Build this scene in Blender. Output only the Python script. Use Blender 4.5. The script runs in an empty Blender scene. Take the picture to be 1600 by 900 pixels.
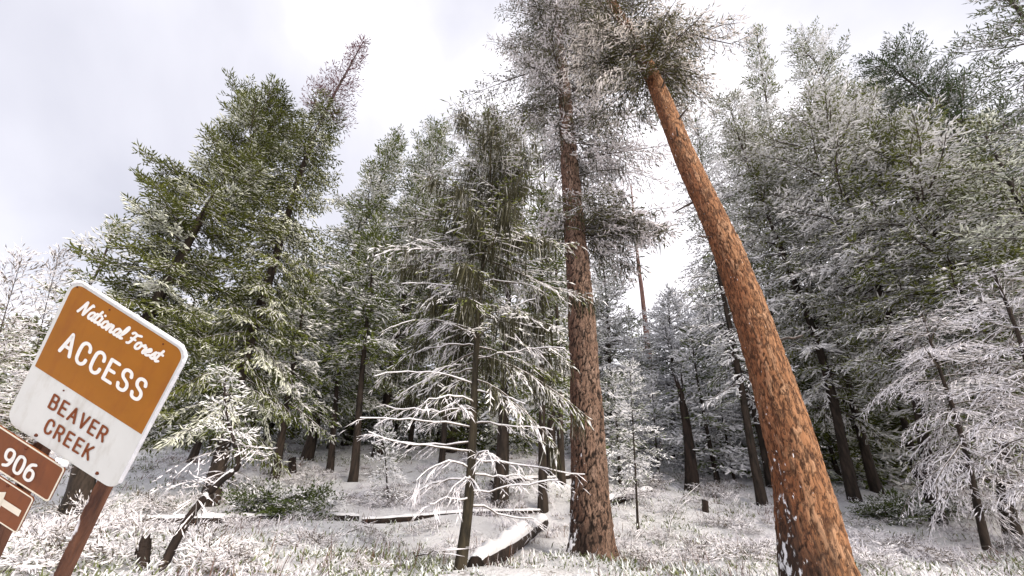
import bpy, math, random
import numpy as np
from mathutils import Matrix, Vector

# ------------------------------------------------------------------ camera, sky, sun, exposure
scene = bpy.context.scene
COL = scene.collection
EYE = np.array([0.0, 0.0, 1.55])
FPX, PITCH, ROLL = 640.0, math.radians(33.0), math.radians(2.2)      # focal length in pixels of a 1600 wide frame
cam_data = bpy.data.cameras.new("camera")
cam_data.sensor_width = 36.0
cam_data.lens = 36.0 * FPX / 1600.0
cam_data.clip_start = 0.05
cam_data.clip_end = 3000.0
cam = bpy.data.objects.new("camera", cam_data)
COL.objects.link(cam)
cam.matrix_world = (Matrix.Translation(Vector(EYE)) @ Matrix.Rotation(math.pi / 2 + PITCH, 4, 'X')
                    @ Matrix.Rotation(ROLL, 4, 'Z'))
scene.camera = cam

SUN_EL, SUN_AZ = math.radians(34), math.radians(140)     # azimuth clockwise from +Y: behind the camera, to the right
world = bpy.data.worlds.new("World")
scene.world = world
world.use_nodes = True
wn, wl = world.node_tree.nodes, world.node_tree.links
wn.clear()
w_out = wn.new("ShaderNodeOutputWorld")
sky = wn.new("ShaderNodeTexSky")
sky.sky_type = 'NISHITA'
sky.sun_disc = False
sky.sun_elevation = SUN_EL
sky.sun_rotation = SUN_AZ
bg_sky = wn.new("ShaderNodeBackground")
bg_sky.inputs[1].default_value = 0.10
wl.new(sky.outputs[0], bg_sky.inputs[0])
tc = wn.new("ShaderNodeTexCoord")
mp = wn.new("ShaderNodeMapping")
mp.inputs['Location'].default_value = (2.14, 4.21, -1.05)
wl.new(tc.outputs['Generated'], mp.inputs[0])
cl = wn.new("ShaderNodeTexNoise")
cl.inputs['Scale'].default_value = 1.55
cl.inputs['Detail'].default_value = 7.0
cl.inputs['Roughness'].default_value = 0.45
cl.inputs['Distortion'].default_value = 0.25
wl.new(mp.outputs[0], cl.inputs['Vector'])
cr = wn.new("ShaderNodeValToRGB")
cr.color_ramp.elements[0].position = 0.34
cr.color_ramp.elements[0].color = (0.38, 0.38, 0.43, 1)
cr.color_ramp.elements[1].position = 0.62
cr.color_ramp.elements[1].color = (0.78, 0.755, 0.795, 1)
e = cr.color_ramp.elements.new(0.48)
e.color = (0.52, 0.515, 0.56, 1)
wl.new(cl.outputs['Fac'], cr.inputs[0])
bg_cloud = wn.new("ShaderNodeBackground")
bg_cloud.inputs[1].default_value = 1.0
wl.new(cr.outputs[0], bg_cloud.inputs[0])
wmix = wn.new("ShaderNodeMixShader")
wmix.inputs[0].default_value = 0.93
wl.new(bg_sky.outputs[0], wmix.inputs[1])
wl.new(bg_cloud.outputs[0], wmix.inputs[2])
wl.new(wmix.outputs[0], w_out.inputs[0])

sun_data = bpy.data.lights.new("sun", 'SUN')
sun_data.energy = 2.4
sun_data.angle = math.radians(35)
sun_data.color = (1.0, 0.89, 0.74)
sun = bpy.data.objects.new("sun", sun_data)
COL.objects.link(sun)
sd = Vector((math.sin(SUN_AZ) * math.cos(SUN_EL), math.cos(SUN_AZ) * math.cos(SUN_EL), math.sin(SUN_EL)))
sun.rotation_euler = sd.to_track_quat('Z', 'Y').to_euler()

scene.view_settings.view_transform = 'Standard'
scene.view_settings.look = 'None'
scene.view_settings.exposure = 1.0
scene.view_settings.gamma = 1.0
scene.view_settings.use_curve_mapping = False
scene.cycles.max_bounces = 8
scene.cycles.diffuse_bounces = 7
scene.cycles.glossy_bounces = 2
scene.cycles.use_denoising = True

# ------------------------------------------------------------------ pixels <-> world (for choosing where things stand)
_fw = np.array([0, math.cos(PITCH), math.sin(PITCH)])
_u0 = np.array([0, -math.sin(PITCH), math.cos(PITCH)])
_r0 = np.array([1.0, 0, 0])
_rt = _r0 * math.cos(ROLL) + _u0 * math.sin(ROLL)
_up = _u0 * math.cos(ROLL) - _r0 * math.sin(ROLL)


def ray(px, py):
    d = _fw + _rt * (px - 800) / FPX + _up * (450 - py) / FPX
    return d / np.linalg.norm(d)


def proj(P):
    v = np.asarray(P, float) - EYE
    z = v @ _fw
    return 800 + FPX * (v @ _rt) / z, 450 - FPX * (v @ _up) / z


_GY = np.array([-400, 0, 2.6, 3.6, 4.5, 6.0, 8.0, 9.5, 11.0, 14.0, 25.0, 45.0, 140.0, 600.0])
_GZ = np.array([-1.5, -1.5, -1.45, -0.75, -0.26, -0.14, 0.02, 0.32, 0.80, 1.8, 5.4, 10.8, 37.0, 110.0])


def ground_base(x, y):
    x = np.asarray(x, float)
    y = np.asarray(y, float)
    z = np.zeros(np.broadcast(x, y).shape)
    for o, w in ((-0.6, .25), (0, .5), (0.6, .25)):
        z = z + w * np.interp(y + o, _GY, _GZ)
    k = np.clip((y - 3.0) / 4, 0, 1)
    z = z + k * (0.10 * np.sin(x * .55 + 1.3) * np.sin(y * .5 + .4) + 0.05 * np.sin(x * 1.7 + y * .9) + 0.03 * np.sin(x * 2.9 - y * 2.3 + 2))
    z = z + 0.004 * np.clip(x, 0, 60) * k
    return z + EYE[2]


def ground(x, y):
    return float(ground_base(x, y))


def on_ground(px, py):
    """the point of the ground that the camera sees at this pixel"""
    d = ray(px, py)
    t, last = 1.0, 1.0
    while t < 300:
        p = EYE + d * t
        if p[2] < ground(p[0], p[1]):
            a, b = last, t
            for _ in range(30):
                m = (a + b) / 2
                q = EYE + d * m
                if q[2] < ground(q[0], q[1]):
                    b = m
                else:
                    a = m
            q = EYE + d * b
            return np.array([q[0], q[1], ground(q[0], q[1])])
        last = t
        t *= 1.02
    q = EYE + d * 60
    return np.array([q[0], q[1], ground(q[0], q[1])])


def at_depth(px, dist):
    """ground point at forward distance dist that stands in image column px"""
    x = 0.0
    for _ in range(40):
        a = proj((x, dist, ground(x, dist)))[0]
        b = proj((x + .05, dist, ground(x + .05, dist)))[0]
        x += max(-4, min(4, (px - a) / ((b - a) / .05)))
    return np.array([x, dist, ground(x, dist)])


def rise(base, px, py):
    """the point seen at px,py in the upright plane through base that faces the camera"""
    n = np.array([base[0] - EYE[0], base[1] - EYE[1], 0])
    n /= np.linalg.norm(n)
    d = ray(px, py)
    return EYE + d * (((base - EYE) @ n) / (d @ n))


# ------------------------------------------------------------------ materials
def material(name):
    m = bpy.data.materials.new(name)
    m.use_nodes = True
    nt = m.node_tree
    b = nt.nodes["Principled BSDF"]
    b.inputs['Roughness'].default_value = 0.8
    b.inputs['Specular IOR Level'].default_value = 0.25
    return m, nt, b


def N(nt, kind, **kw):
    n = nt.nodes.new(kind)
    for k, v in kw.items():
        if k in n.inputs:
            n.inputs[k].default_value = v
        else:
            setattr(n, k, v)
    return n


def noise(nt, scale, detail=3.0, rough=0.55, coord='Object', stretch=None, dist=0.0):
    c = nt.nodes.new("ShaderNodeTexCoord")
    n = N(nt, "ShaderNodeTexNoise", Scale=scale, Detail=detail, Roughness=rough, Distortion=dist)
    if stretch:
        m = nt.nodes.new("ShaderNodeMapping")
        m.inputs['Scale'].default_value = stretch
        nt.links.new(c.outputs[coord], m.inputs[0])
        nt.links.new(m.outputs[0], n.inputs['Vector'])
    else:
        nt.links.new(c.outputs[coord], n.inputs['Vector'])
    return n.outputs['Fac']


def ramp(nt, src, stops):
    r = nt.nodes.new("ShaderNodeValToRGB")
    el = r.color_ramp.elements
    while len(el) < len(stops):
        el.new(0.5)
    for i, (p, c) in enumerate(stops):
        el[i].position = p
        el[i].color = (*c, 1) if len(c) == 3 else c
    nt.links.new(src, r.inputs[0])
    return r.outputs[0]


def math_node(nt, op, a, b=None, clamp=False):
    n = nt.nodes.new("ShaderNodeMath")
    n.operation = op
    n.use_clamp = clamp
    for i, v in enumerate((a, b)):
        if v is None:
            continue
        if isinstance(v, (int, float)):
            n.inputs[i].default_value = v
        else:
            nt.links.new(v, n.inputs[i])
    return n.outputs[0]


def mix(nt, fac, a, b):
    n = nt.nodes.new("ShaderNodeMix")
    n.data_type = 'RGBA'
    for i, v in ((0, fac), (6, a), (7, b)):
        if isinstance(v, (int, float)):
            n.inputs[i].default_value = v
        elif isinstance(v, tuple):
            n.inputs[i].default_value = (*v, 1)
        else:
            nt.links.new(v, n.inputs[i])
    return n.outputs[2]


def attr(nt, name):
    a = nt.nodes.new("ShaderNodeAttribute")
    a.attribute_name = name
    return a.outputs['Fac']


def bump(nt, b, h, strength, dist):
    n = N(nt, "ShaderNodeBump", Strength=strength, Distance=dist)
    nt.links.new(h, n.inputs['Height'])
    nt.links.new(n.outputs[0], b.inputs['Normal'])


def foliage_material(name, dark, light, frost=(0.72, 0.72, 0.78), gain=1.0, bias=0.0, patchy=0.5):
    """needle shoots: green by shoot, rime where the 'frost' attribute is high"""
    m, nt, b = material(name)
    g = mix(nt, attr(nt, 'tint'), dark, light)
    big = noise(nt, 0.55, 2.0)
    g = mix(nt, ramp(nt, big, [(0.35, (0, 0, 0)), (0.7, (1, 1, 1))]), g, mix(nt, 0.45, g, light))
    fr = math_node(nt, 'MULTIPLY_ADD', attr(nt, 'frost'), gain)
    fr.node.inputs[2].default_value = bias
    n2 = noise(nt, 16.0, 2.0)
    fr = math_node(nt, 'ADD', fr, math_node(nt, 'MULTIPLY', math_node(nt, 'SUBTRACT', n2, 0.5), 0.55))
    patch = noise(nt, 0.9, 3.0, 0.6)
    fr = math_node(nt, 'ADD', fr, math_node(nt, 'MULTIPLY', math_node(nt, 'SUBTRACT', patch, 0.5), patchy))
    fac = ramp(nt, fr, [(0.40, (0, 0, 0)), (0.66, (1, 1, 1))])
    nt.links.new(mix(nt, fac, g, frost), b.inputs['Base Color'])
    return m


M_SPRUCE = foliage_material("green_frosted_needles", (0.028, 0.038, 0.006), (0.110, 0.122, 0.020), frost=(0.67, 0.69, 0.60))
M_FIR = foliage_material("grey_green_frosted_needles", (0.032, 0.050, 0.008), (0.120, 0.145, 0.024), frost=(0.76, 0.76, 0.765))
M_RIME = foliage_material("heavily_rimed_needles", (0.048, 0.062, 0.012), (0.140, 0.155, 0.034), frost=(0.79, 0.78, 0.785))
M_BLUE = foliage_material("blue_grey_rimed_needles", (0.042, 0.058, 0.024), (0.120, 0.145, 0.065), frost=(0.82, 0.82, 0.85))
M_DARK = foliage_material("dark_green_needles", (0.016, 0.032, 0.009), (0.062, 0.090, 0.024), frost=(0.64, 0.65, 0.68))
M_PINE = foliage_material("pine_needles_with_rime", (0.035, 0.040, 0.014), (0.110, 0.108, 0.045), frost=(0.80, 0.76, 0.78))
M_PINEWARM = foliage_material("pine_needles_with_cream_rime", (0.030, 0.036, 0.010), (0.105, 0.100, 0.034), frost=(0.85, 0.79, 0.74))
M_LICHEN = foliage_material("hanging_tree_lichen", (0.010, 0.010, 0.004), (0.050, 0.046, 0.020), frost=(0.55, 0.54, 0.50))
M_SNOWTWIG = foliage_material("snow_laden_twigs", (0.050, 0.036, 0.026), (0.13, 0.105, 0.075), frost=(0.82, 0.80, 0.84), patchy=.3)
M_PURPLE = foliage_material("reddish_dead_twigs", (0.085, 0.032, 0.038), (0.17, 0.075, 0.080), frost=(0.55, 0.5, 0.54))
M_SHRUB = foliage_material("snowy_evergreen_shrub_leaves", (0.022, 0.042, 0.010), (0.085, 0.110, 0.025), frost=(0.80, 0.80, 0.82))
M_GRASS = foliage_material("frosted_grass", (0.15, 0.105, 0.065), (0.25, 0.205, 0.11), frost=(0.84, 0.82, 0.86), patchy=.6, bias=.12)
M_DRY = foliage_material("dry_brown_stems", (0.075, 0.034, 0.026), (0.16, 0.085, 0.055), frost=(0.80, 0.78, 0.82), patchy=.6)
M_HERB = foliage_material("frosted_green_herbs", (0.085, 0.105, 0.040), (0.17, 0.19, 0.085), frost=(0.78, 0.80, 0.80), patchy=.7)


def bark_plain(name, dark, light, scale=9.0, snow=True):
    m, nt, b = material(name)
    n = noise(nt, scale, 5.0, 0.65, stretch=(1, 1, 0.22))
    c = ramp(nt, n, [(0.36, dark), (0.62, light)])
    if snow:
        fr = math_node(nt, 'ADD', attr(nt, 'frost'), math_node(nt, 'MULTIPLY', math_node(nt, 'SUBTRACT', noise(nt, 14, 3), 0.5), 0.9))
        c = mix(nt, ramp(nt, fr, [(0.5, (0, 0, 0)), (0.62, (1, 1, 1))]), c, (0.78, 0.78, 0.82))
    nt.links.new(c, b.inputs['Base Color'])
    bump(nt, b, n, 0.8, 0.03)
    return m


M_BARKDARK = bark_plain("dark_conifer_bark", (0.010, 0.008, 0.006), (0.050, 0.036, 0.028))
M_BARKRED = bark_plain("reddish_dead_wood", (0.085, 0.045, 0.040), (0.19, 0.110, 0.095), 6.0)
M_LIMB = bark_plain("thin_branch_bark", (0.03, 0.022, 0.018), (0.10, 0.075, 0.06), 12.0)
M_ROT = bark_plain("charred_snag_wood", (0.007, 0.005, 0.004), (0.034, 0.022, 0.017), 7.0)
M_MOSSBARK = bark_plain("lichen_grown_bark", (0.010, 0.008, 0.005), (0.048, 0.038, 0.023), 16.0)


def bark_plated(name, plate_a, plate_b, plate_c, crack, mottle=0.5, zs=0.4, crk=1.0):
    """plate colours by the 'tint' of each bark plate, dark in the cracks, snow stuck on by 'frost'"""
    m, nt, b = material(name)
    c = ramp(nt, attr(nt, 'tint'), [(0.0, plate_a), (0.5, plate_b), (1.0, plate_c)])
    fine = noise(nt, 30.0, 7.0, 0.72, stretch=(1, 1, zs), dist=0.6)
    mid = noise(nt, 9.0, 5.0, 0.65, stretch=(1, 1, zs * .8), dist=0.8)
    big = noise(nt, 1.5, 4.0, 0.65, stretch=(1, 1, 0.45), dist=0.5)
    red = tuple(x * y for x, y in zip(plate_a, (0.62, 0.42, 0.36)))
    # darker reddish areas, more on one side and low down, flaked by paler bark
    area = math_node(nt, 'ADD', attr(nt, 'redness'), math_node(nt, 'ADD', math_node(nt, 'MULTIPLY', math_node(nt, 'SUBTRACT', big, 0.5), .7), math_node(nt, 'MULTIPLY', math_node(nt, 'SUBTRACT', fine, 0.5), 1.5)))
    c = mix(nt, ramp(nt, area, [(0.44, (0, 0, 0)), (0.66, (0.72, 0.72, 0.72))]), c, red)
    c = mix(nt, ramp(nt, fine, [(0.38, (1, 1, 1)), (0.52, (0, 0, 0))]), c, mix(nt, mottle, c, crack))
    c = mix(nt, ramp(nt, fine, [(0.56, (0, 0, 0)), (0.70, (0.5, 0.5, 0.5))]), c, plate_c)
    ck = math_node(nt, 'ADD', attr(nt, 'crack'), math_node(nt, 'MULTIPLY', math_node(nt, 'SUBTRACT', fine, 0.5), 0.10))
    c = mix(nt, ramp(nt, ck, [(0.07, (crk, crk, crk)), (0.20, (0, 0, 0))]), c, crack)
    seam = noise(nt, 17.0, 5.0, 0.65, stretch=(1, 1, zs * .7), dist=0.6)
    seam = math_node(nt, 'ABSOLUTE', math_node(nt, 'SUBTRACT', seam, 0.5))
    c = mix(nt, ramp(nt, seam, [(0.008, (0.85, 0.85, 0.85)), (0.034, (0, 0, 0))]), c, crack)
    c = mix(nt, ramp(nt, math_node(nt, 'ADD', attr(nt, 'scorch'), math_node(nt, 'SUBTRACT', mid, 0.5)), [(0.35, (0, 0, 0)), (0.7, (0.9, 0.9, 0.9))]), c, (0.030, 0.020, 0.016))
    c = mix(nt, ramp(nt, math_node(nt, 'ADD', attr(nt, 'frost'), math_node(nt, 'MULTIPLY', math_node(nt, 'SUBTRACT', fine, 0.5), 0.9)), [(0.50, (0, 0, 0)), (0.55, (1, 1, 1))]), c, (0.80, 0.80, 0.84))
    nt.links.new(c, b.inputs['Base Color'])
    b.inputs['Roughness'].default_value = 0.85
    bump(nt, b, math_node(nt, 'ADD', fine, mid), 0.9, 0.018)
    return m


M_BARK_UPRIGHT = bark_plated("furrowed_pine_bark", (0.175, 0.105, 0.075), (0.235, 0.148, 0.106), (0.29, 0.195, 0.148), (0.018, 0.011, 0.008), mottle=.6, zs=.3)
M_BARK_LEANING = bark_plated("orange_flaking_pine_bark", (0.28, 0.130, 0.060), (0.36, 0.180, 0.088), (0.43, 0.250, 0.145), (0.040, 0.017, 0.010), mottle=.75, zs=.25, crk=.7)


def snow_material():
    m, nt, b = material("fresh_snow")
    n = noise(nt, 22.0, 4.0)
    nt.links.new(ramp(nt, n, [(0.3, (0.72, 0.725, 0.77)), (0.6, (0.84, 0.84, 0.87))]), b.inputs['Base Color'])
    bump(nt, b, n, 0.5, 0.02)
    b.inputs['Roughness'].default_value = 0.6
    return m


M_SNOW = snow_material()


def ground_material():
    m, nt, b = material("frosted_forest_floor")
    big = noise(nt, 0.45, 4.0, 0.6)
    mid = noise(nt, 3.2, 5.0, 0.65)
    fine = noise(nt, 24.0, 4.0, 0.7)
    soil = mix(nt, ramp(nt, mid, [(0.35, (0, 0, 0)), (0.65, (1, 1, 1))]), (0.085, 0.055, 0.035), (0.155, 0.150, 0.085))
    s = math_node(nt, 'ADD', math_node(nt, 'MULTIPLY', big, 0.75), math_node(nt, 'ADD', math_node(nt, 'MULTIPLY', mid, 0.6), math_node(nt, 'MULTIPLY', fine, 0.75)))
    c = mix(nt, ramp(nt, math_node(nt, 'MULTIPLY', s, 0.5), [(0.38, (0, 0, 0)), (0.48, (1, 1, 1))]), soil, (0.78, 0.78, 0.81))
    nt.links.new(c, b.inputs['Base Color'])
    bump(nt, b, s, 0.9, 0.08)
    return m


def plain(name, col, rough=0.6, vary=0.12, scale=8.0, stain=None, metal=0.0):
    m, nt, b = material(name)
    n = noise(nt, scale, 5.0, 0.65)
    lo = tuple(c * (1 - vary) for c in col)
    hi = tuple(min(1, c * (1 + vary)) for c in col)
    c = ramp(nt, n, [(0.3, lo), (0.7, hi)])
    if stain:
        s = noise(nt, 5.0, 6.0, 0.7, stretch=(3, 3, 0.8))
        c = mix(nt, ramp(nt, s, [(0.50, (0, 0, 0)), (0.74, (0.8, 0.8, 0.8))]), c, stain)
    nt.links.new(c, b.inputs['Base Color'])
    b.inputs['Roughness'].default_value = rough
    b.inputs['Metallic'].default_value = metal
    return m


# ------------------------------------------------------------------ mesh building
class Mesh:
    def __init__(self):
        self.v, self.f, self.fr, self.ti, self.n = [], [], [], [], 0
        self.extra = {}

    def add(self, v, f, frost=0.0, tint=0.5):
        v = np.asarray(v, float).reshape(-1, 3)
        f = np.asarray(f, np.int64).reshape(-1, 3)
        self.v.append(v)
        self.f.append(f + self.n)
        self.fr.append(np.broadcast_to(np.asarray(frost, float), (len(v),)))
        self.ti.append(np.broadcast_to(np.asarray(tint, float), (len(v),)))
        self.n += len(v)

    def quads(self, v, q, frost=0.0, tint=0.5):
        q = np.asarray(q).reshape(-1, 4)
        self.add(v, np.concatenate([q[:, [0, 1, 2]], q[:, [0, 2, 3]]]), frost, tint)

    def box(self, lo, hi):
        x0, y0, z0 = lo
        x1, y1, z1 = hi
        v = [(x0, y0, z0), (x1, y0, z0), (x1, y1, z0), (x0, y1, z0), (x0, y0, z1), (x1, y0, z1), (x1, y1, z1), (x0, y1, z1)]
        self.quads(v, [(0, 3, 2, 1), (4, 5, 6, 7), (0, 1, 5, 4), (1, 2, 6, 5), (2, 3, 7, 6), (3, 0, 4, 7)])

    def data(self, name, smooth=False):
        me = bpy.data.meshes.new(name)
        v = np.concatenate(self.v).astype(np.float32)
        f = np.concatenate(self.f).astype(np.int32)
        me.vertices.add(len(v))
        me.vertices.foreach_set('co', v.ravel())
        me.loops.add(f.size)
        me.loops.foreach_set('vertex_index', f.ravel())
        me.polygons.add(len(f))
        me.polygons.foreach_set('loop_start', np.arange(0, f.size, 3, dtype=np.int32))
        me.polygons.foreach_set('loop_total', np.full(len(f), 3, dtype=np.int32))
        me.polygons.foreach_set('use_smooth', np.full(len(f), smooth, dtype=bool))
        for nm, arr in [('frost', np.concatenate(self.fr)), ('tint', np.concatenate(self.ti))] + list(self.extra.items()):
            a = me.attributes.new(nm, 'FLOAT', 'POINT')
            a.data.foreach_set('value', np.asarray(arr, np.float32))
        me.update()
        return me

    def build(self, name, mat, parent=None, loc=None, smooth=False):
        me = self.data(name, smooth)
        me.materials.append(mat)
        return link(name, me, parent, loc)


def link(name, data, parent=None, loc=None):
    o = bpy.data.objects.new(name, data)
    COL.objects.link(o)
    if parent is not None:
        o.parent = parent
    if loc is not None:
        o.location = loc
    return o


def tag(o, label=None, cat=None, group=None, kind=None):
    if label:
        o['label'] = label
    if cat:
        o['category'] = cat
    if group:
        o['group'] = group
    if kind:
        o['kind'] = kind
    return o


def thing(name, loc, label, cat, group=None):
    o = link(name, None, None, loc)
    o.empty_display_size = 0.2
    return tag(o, label, cat, group)


def unit(v):
    return v / np.maximum(np.linalg.norm(v, axis=-1, keepdims=True), 1e-9)


_TX = np.array([0, .45, .45, .45, 1.0])
_TY = np.array([0, 0, .5, -.5, 0])
_TZ = np.array([0, .5, -.28, -.28, .03])
_TF = np.array([.55, 1, .5, .5, .9])
_TT = np.array([(0, 2, 1), (0, 3, 2), (0, 1, 3), (1, 2, 4), (2, 3, 4), (3, 1, 4)])
UPZ = np.array([0, 0, 1.0])


def spindles(m, P, D, L, W, frost, tint, curve=0.0):
    """small tapered shoots, six triangles each, their upper ridge carrying the rime"""
    n = len(P)
    if n == 0:
        return
    D = unit(D)
    L = np.broadcast_to(L, (n,))
    W = np.broadcast_to(W, (n,))
    frost = np.broadcast_to(frost, (n,))
    tint = np.broadcast_to(tint, (n,))
    curve = np.broadcast_to(curve, (n,))
    S = np.cross(D, UPZ + 1e-3)
    S = unit(S)
    U = np.cross(S, D)
    v = (P[:, None, :] + D[:, None, :] * (L[:, None] * _TX)[..., None]
         + S[:, None, :] * (W[:, None] * _TY)[..., None] + U[:, None, :] * (W[:, None] * _TZ)[..., None])
    v[:, :, 2] += (curve * L)[:, None] * _TX ** 2
    f = (_TT[None] + (np.arange(n) * 5)[:, None, None])
    m.add(v.reshape(-1, 3), f.reshape(-1, 3), (frost[:, None] * _TF).ravel(), np.repeat(tint, 5))


def blades(m, P, D, L, W, frost, tint, curve):
    """arching grass blades, five triangles each"""
    n = len(P)
    D = unit(D)
    S = unit(np.cross(D, UPZ + 1e-3))
    tx = np.array([0, 0, .36, .36, .72, .72, 1.0])
    ty = np.array([.5, -.5, .5, -.5, .38, -.38, 0])
    v = P[:, None] + D[:, None] * (L[:, None] * tx)[..., None] + S[:, None] * (W[:, None] * ty)[..., None]
    v[:, :, 2] += (curve * L)[:, None] * tx ** 2
    f = np.array([(0, 1, 3), (0, 3, 2), (2, 3, 5), (2, 5, 4), (4, 5, 6)])[None] + (np.arange(n) * 7)[:, None, None]
    m.add(v.reshape(-1, 3), f.reshape(-1, 3), (frost[:, None] * np.array([.1, .1, .8, .8, 1, 1, .9])).ravel(), np.repeat(tint, 7))


def tubes(m, pts, rad, sides=4, frost=1.0, tint=0.5, top=True):
    """pts (B, n, 3), rad (B, n): tapered tubes with snow weight on their upper side"""
    pts = np.asarray(pts, float)
    if pts.ndim == 2:
        pts = pts[None]
    rad = np.asarray(rad, float)
    if rad.ndim == 1:
        rad = rad[None]
    B, n = pts.shape[:2]
    T = unit(np.gradient(pts, axis=1))
    ref = np.where(np.abs(T[..., 2:3]) > 0.9, np.array([1.0, 0, 0]), UPZ)
    S = unit(np.cross(T, ref))
    U = np.cross(S, T)
    a = np.arange(sides) * 2 * np.pi / sides + (np.pi / 2)
    v = pts[:, :, None, :] + rad[:, :, None, None] * (np.cos(a)[:, None] * S[:, :, None, :] + np.sin(a)[:, None] * U[:, :, None, :])
    idx = np.arange(B * n * sides).reshape(B, n, sides)
    q = np.stack([idx[:, :-1], np.roll(idx, -1, 2)[:, :-1], np.roll(idx, -1, 2)[:, 1:], idx[:, 1:]], -1).reshape(-1, 4)
    off = (v - pts[:, :, None, :])
    fr = np.broadcast_to(np.clip(unit(off)[..., 2] * 0.8 + 0.15, 0, 1) * np.broadcast_to(np.asarray(frost, float), (B,))[:, None, None], (B, n, sides))
    m.quads(v.reshape(-1, 3), q, fr.ravel(), tint)
    for end in (0, n - 1):                                  # close both ends
        c = pts[:, end]
        base = m.n
        ring = v[:, end]
        vv = np.concatenate([ring, c[:, None]], 1)
        k = np.arange(sides)
        tri = np.stack([k, (k + 1) % sides, np.full(sides, sides)], -1)
        if end == 0:
            tri = tri[:, ::-1]
        m.add(vv.reshape(-1, 3), (tri[None] + (np.arange(B) * (sides + 1))[:, None, None]).reshape(-1, 3), 0.0, tint)


def curve_points(ctrl, n):
    """smooth polyline through control points"""
    c = np.asarray(ctrl, float)
    if len(c) == 2:
        t = np.linspace(0, 1, n)[:, None]
        return c[0] * (1 - t) + c[1] * t
    d = np.r_[0, np.cumsum(np.linalg.norm(np.diff(c, axis=0), axis=1))]
    s = np.linspace(0, d[-1], n)
    # Catmull-Rom
    ext = np.vstack([2 * c[0] - c[1], c, 2 * c[-1] - c[-2]])
    out = []
    for x in s:
        i = min(np.searchsorted(d, x, 'right') - 1, len(c) - 2)
        u = (x - d[i]) / (d[i + 1] - d[i])
        p0, p1, p2, p3 = ext[i:i + 4]
        out.append(.5 * ((2 * p1) + (-p0 + p2) * u + (2 * p0 - 5 * p1 + 4 * p2 - p3) * u ** 2 + (-p0 + 3 * p1 - 3 * p2 + p3) * u ** 3))
    return np.array(out)


def axis_at(axis, z):
    return np.stack([np.interp(z, axis[:, 2], axis[:, k]) for k in range(3)], -1)


def trunk_mesh(axis, r0, r1, sides=12, n=26, flare=1.35, flare_h=0.6, seed=0, knob=0.06, bury=0.35):
    rng = np.random.default_rng(seed)
    p = curve_points(axis, n) if len(axis) != n else axis.copy()
    p[0, 2] -= bury
    z = np.linspace(0, 1, n)
    h = p[:, 2] - p[0, 2]
    r = r0 + (r1 - r0) * z ** 0.85
    r = r * (1 + (flare - 1) * np.exp(-h / flare_h))
    m = Mesh()
    tubes(m, p, r, sides, frost=0.25)
    v = m.v[0]
    c = np.repeat(p, sides, 0)
    ph = rng.random(4) * 6
    a = np.tile(np.arange(sides) * 2 * np.pi / sides, n)
    zz = np.repeat(h, sides)
    k = 1 + knob * (np.sin(a * 3 + zz * 1.3 + ph[0]) + np.sin(a * 5 - zz * 2.1 + ph[1]) + rng.normal(0, .5, len(a)))
    m.v[0] = c + (v - c) * k[:, None]
    return m


def branch_set(rng, origin, az, length, elev, droop, upturn, n=7):
    s = np.linspace(0, 1, n)
    B = len(az)
    dirh = np.stack([np.cos(az), np.sin(az), np.zeros(B)], -1)
    side = np.stack([-np.sin(az), np.cos(az), np.zeros(B)], -1)
    wig = rng.normal(0, 0.07, (B, 1)) * np.sin(s * np.pi * (1 + rng.random((B, 1)))) * s
    hor = length[:, None] * s * np.cos(elev)[:, None]
    ver = length[:, None] * (np.sin(elev)[:, None] * s - droop[:, None] * s ** 2 + upturn[:, None] * s ** 3)
    return origin[:, None] + dirh[:, None] * hor[..., None] + side[:, None] * (length[:, None] * wig)[..., None] + UPZ * ver[..., None]


def sample_poly(pts, b, s):
    n = pts.shape[1]
    x = np.clip(s, 0, .9999) * (n - 1)
    i = x.astype(int)
    u = (x - i)[:, None]
    p = pts[b, i] * (1 - u) + pts[b, i + 1] * u
    t = unit(pts[b, i + 1] - pts[b, i])
    return p, t


def rot_h(d, ang):
    c, s = np.cos(ang), np.sin(ang)
    return np.stack([d[:, 0] * c - d[:, 1] * s, d[:, 0] * s + d[:, 1] * c, d[:, 2]], -1)


def sfro_(rng, n):
    return rng.normal(0, .25, n)


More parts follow.
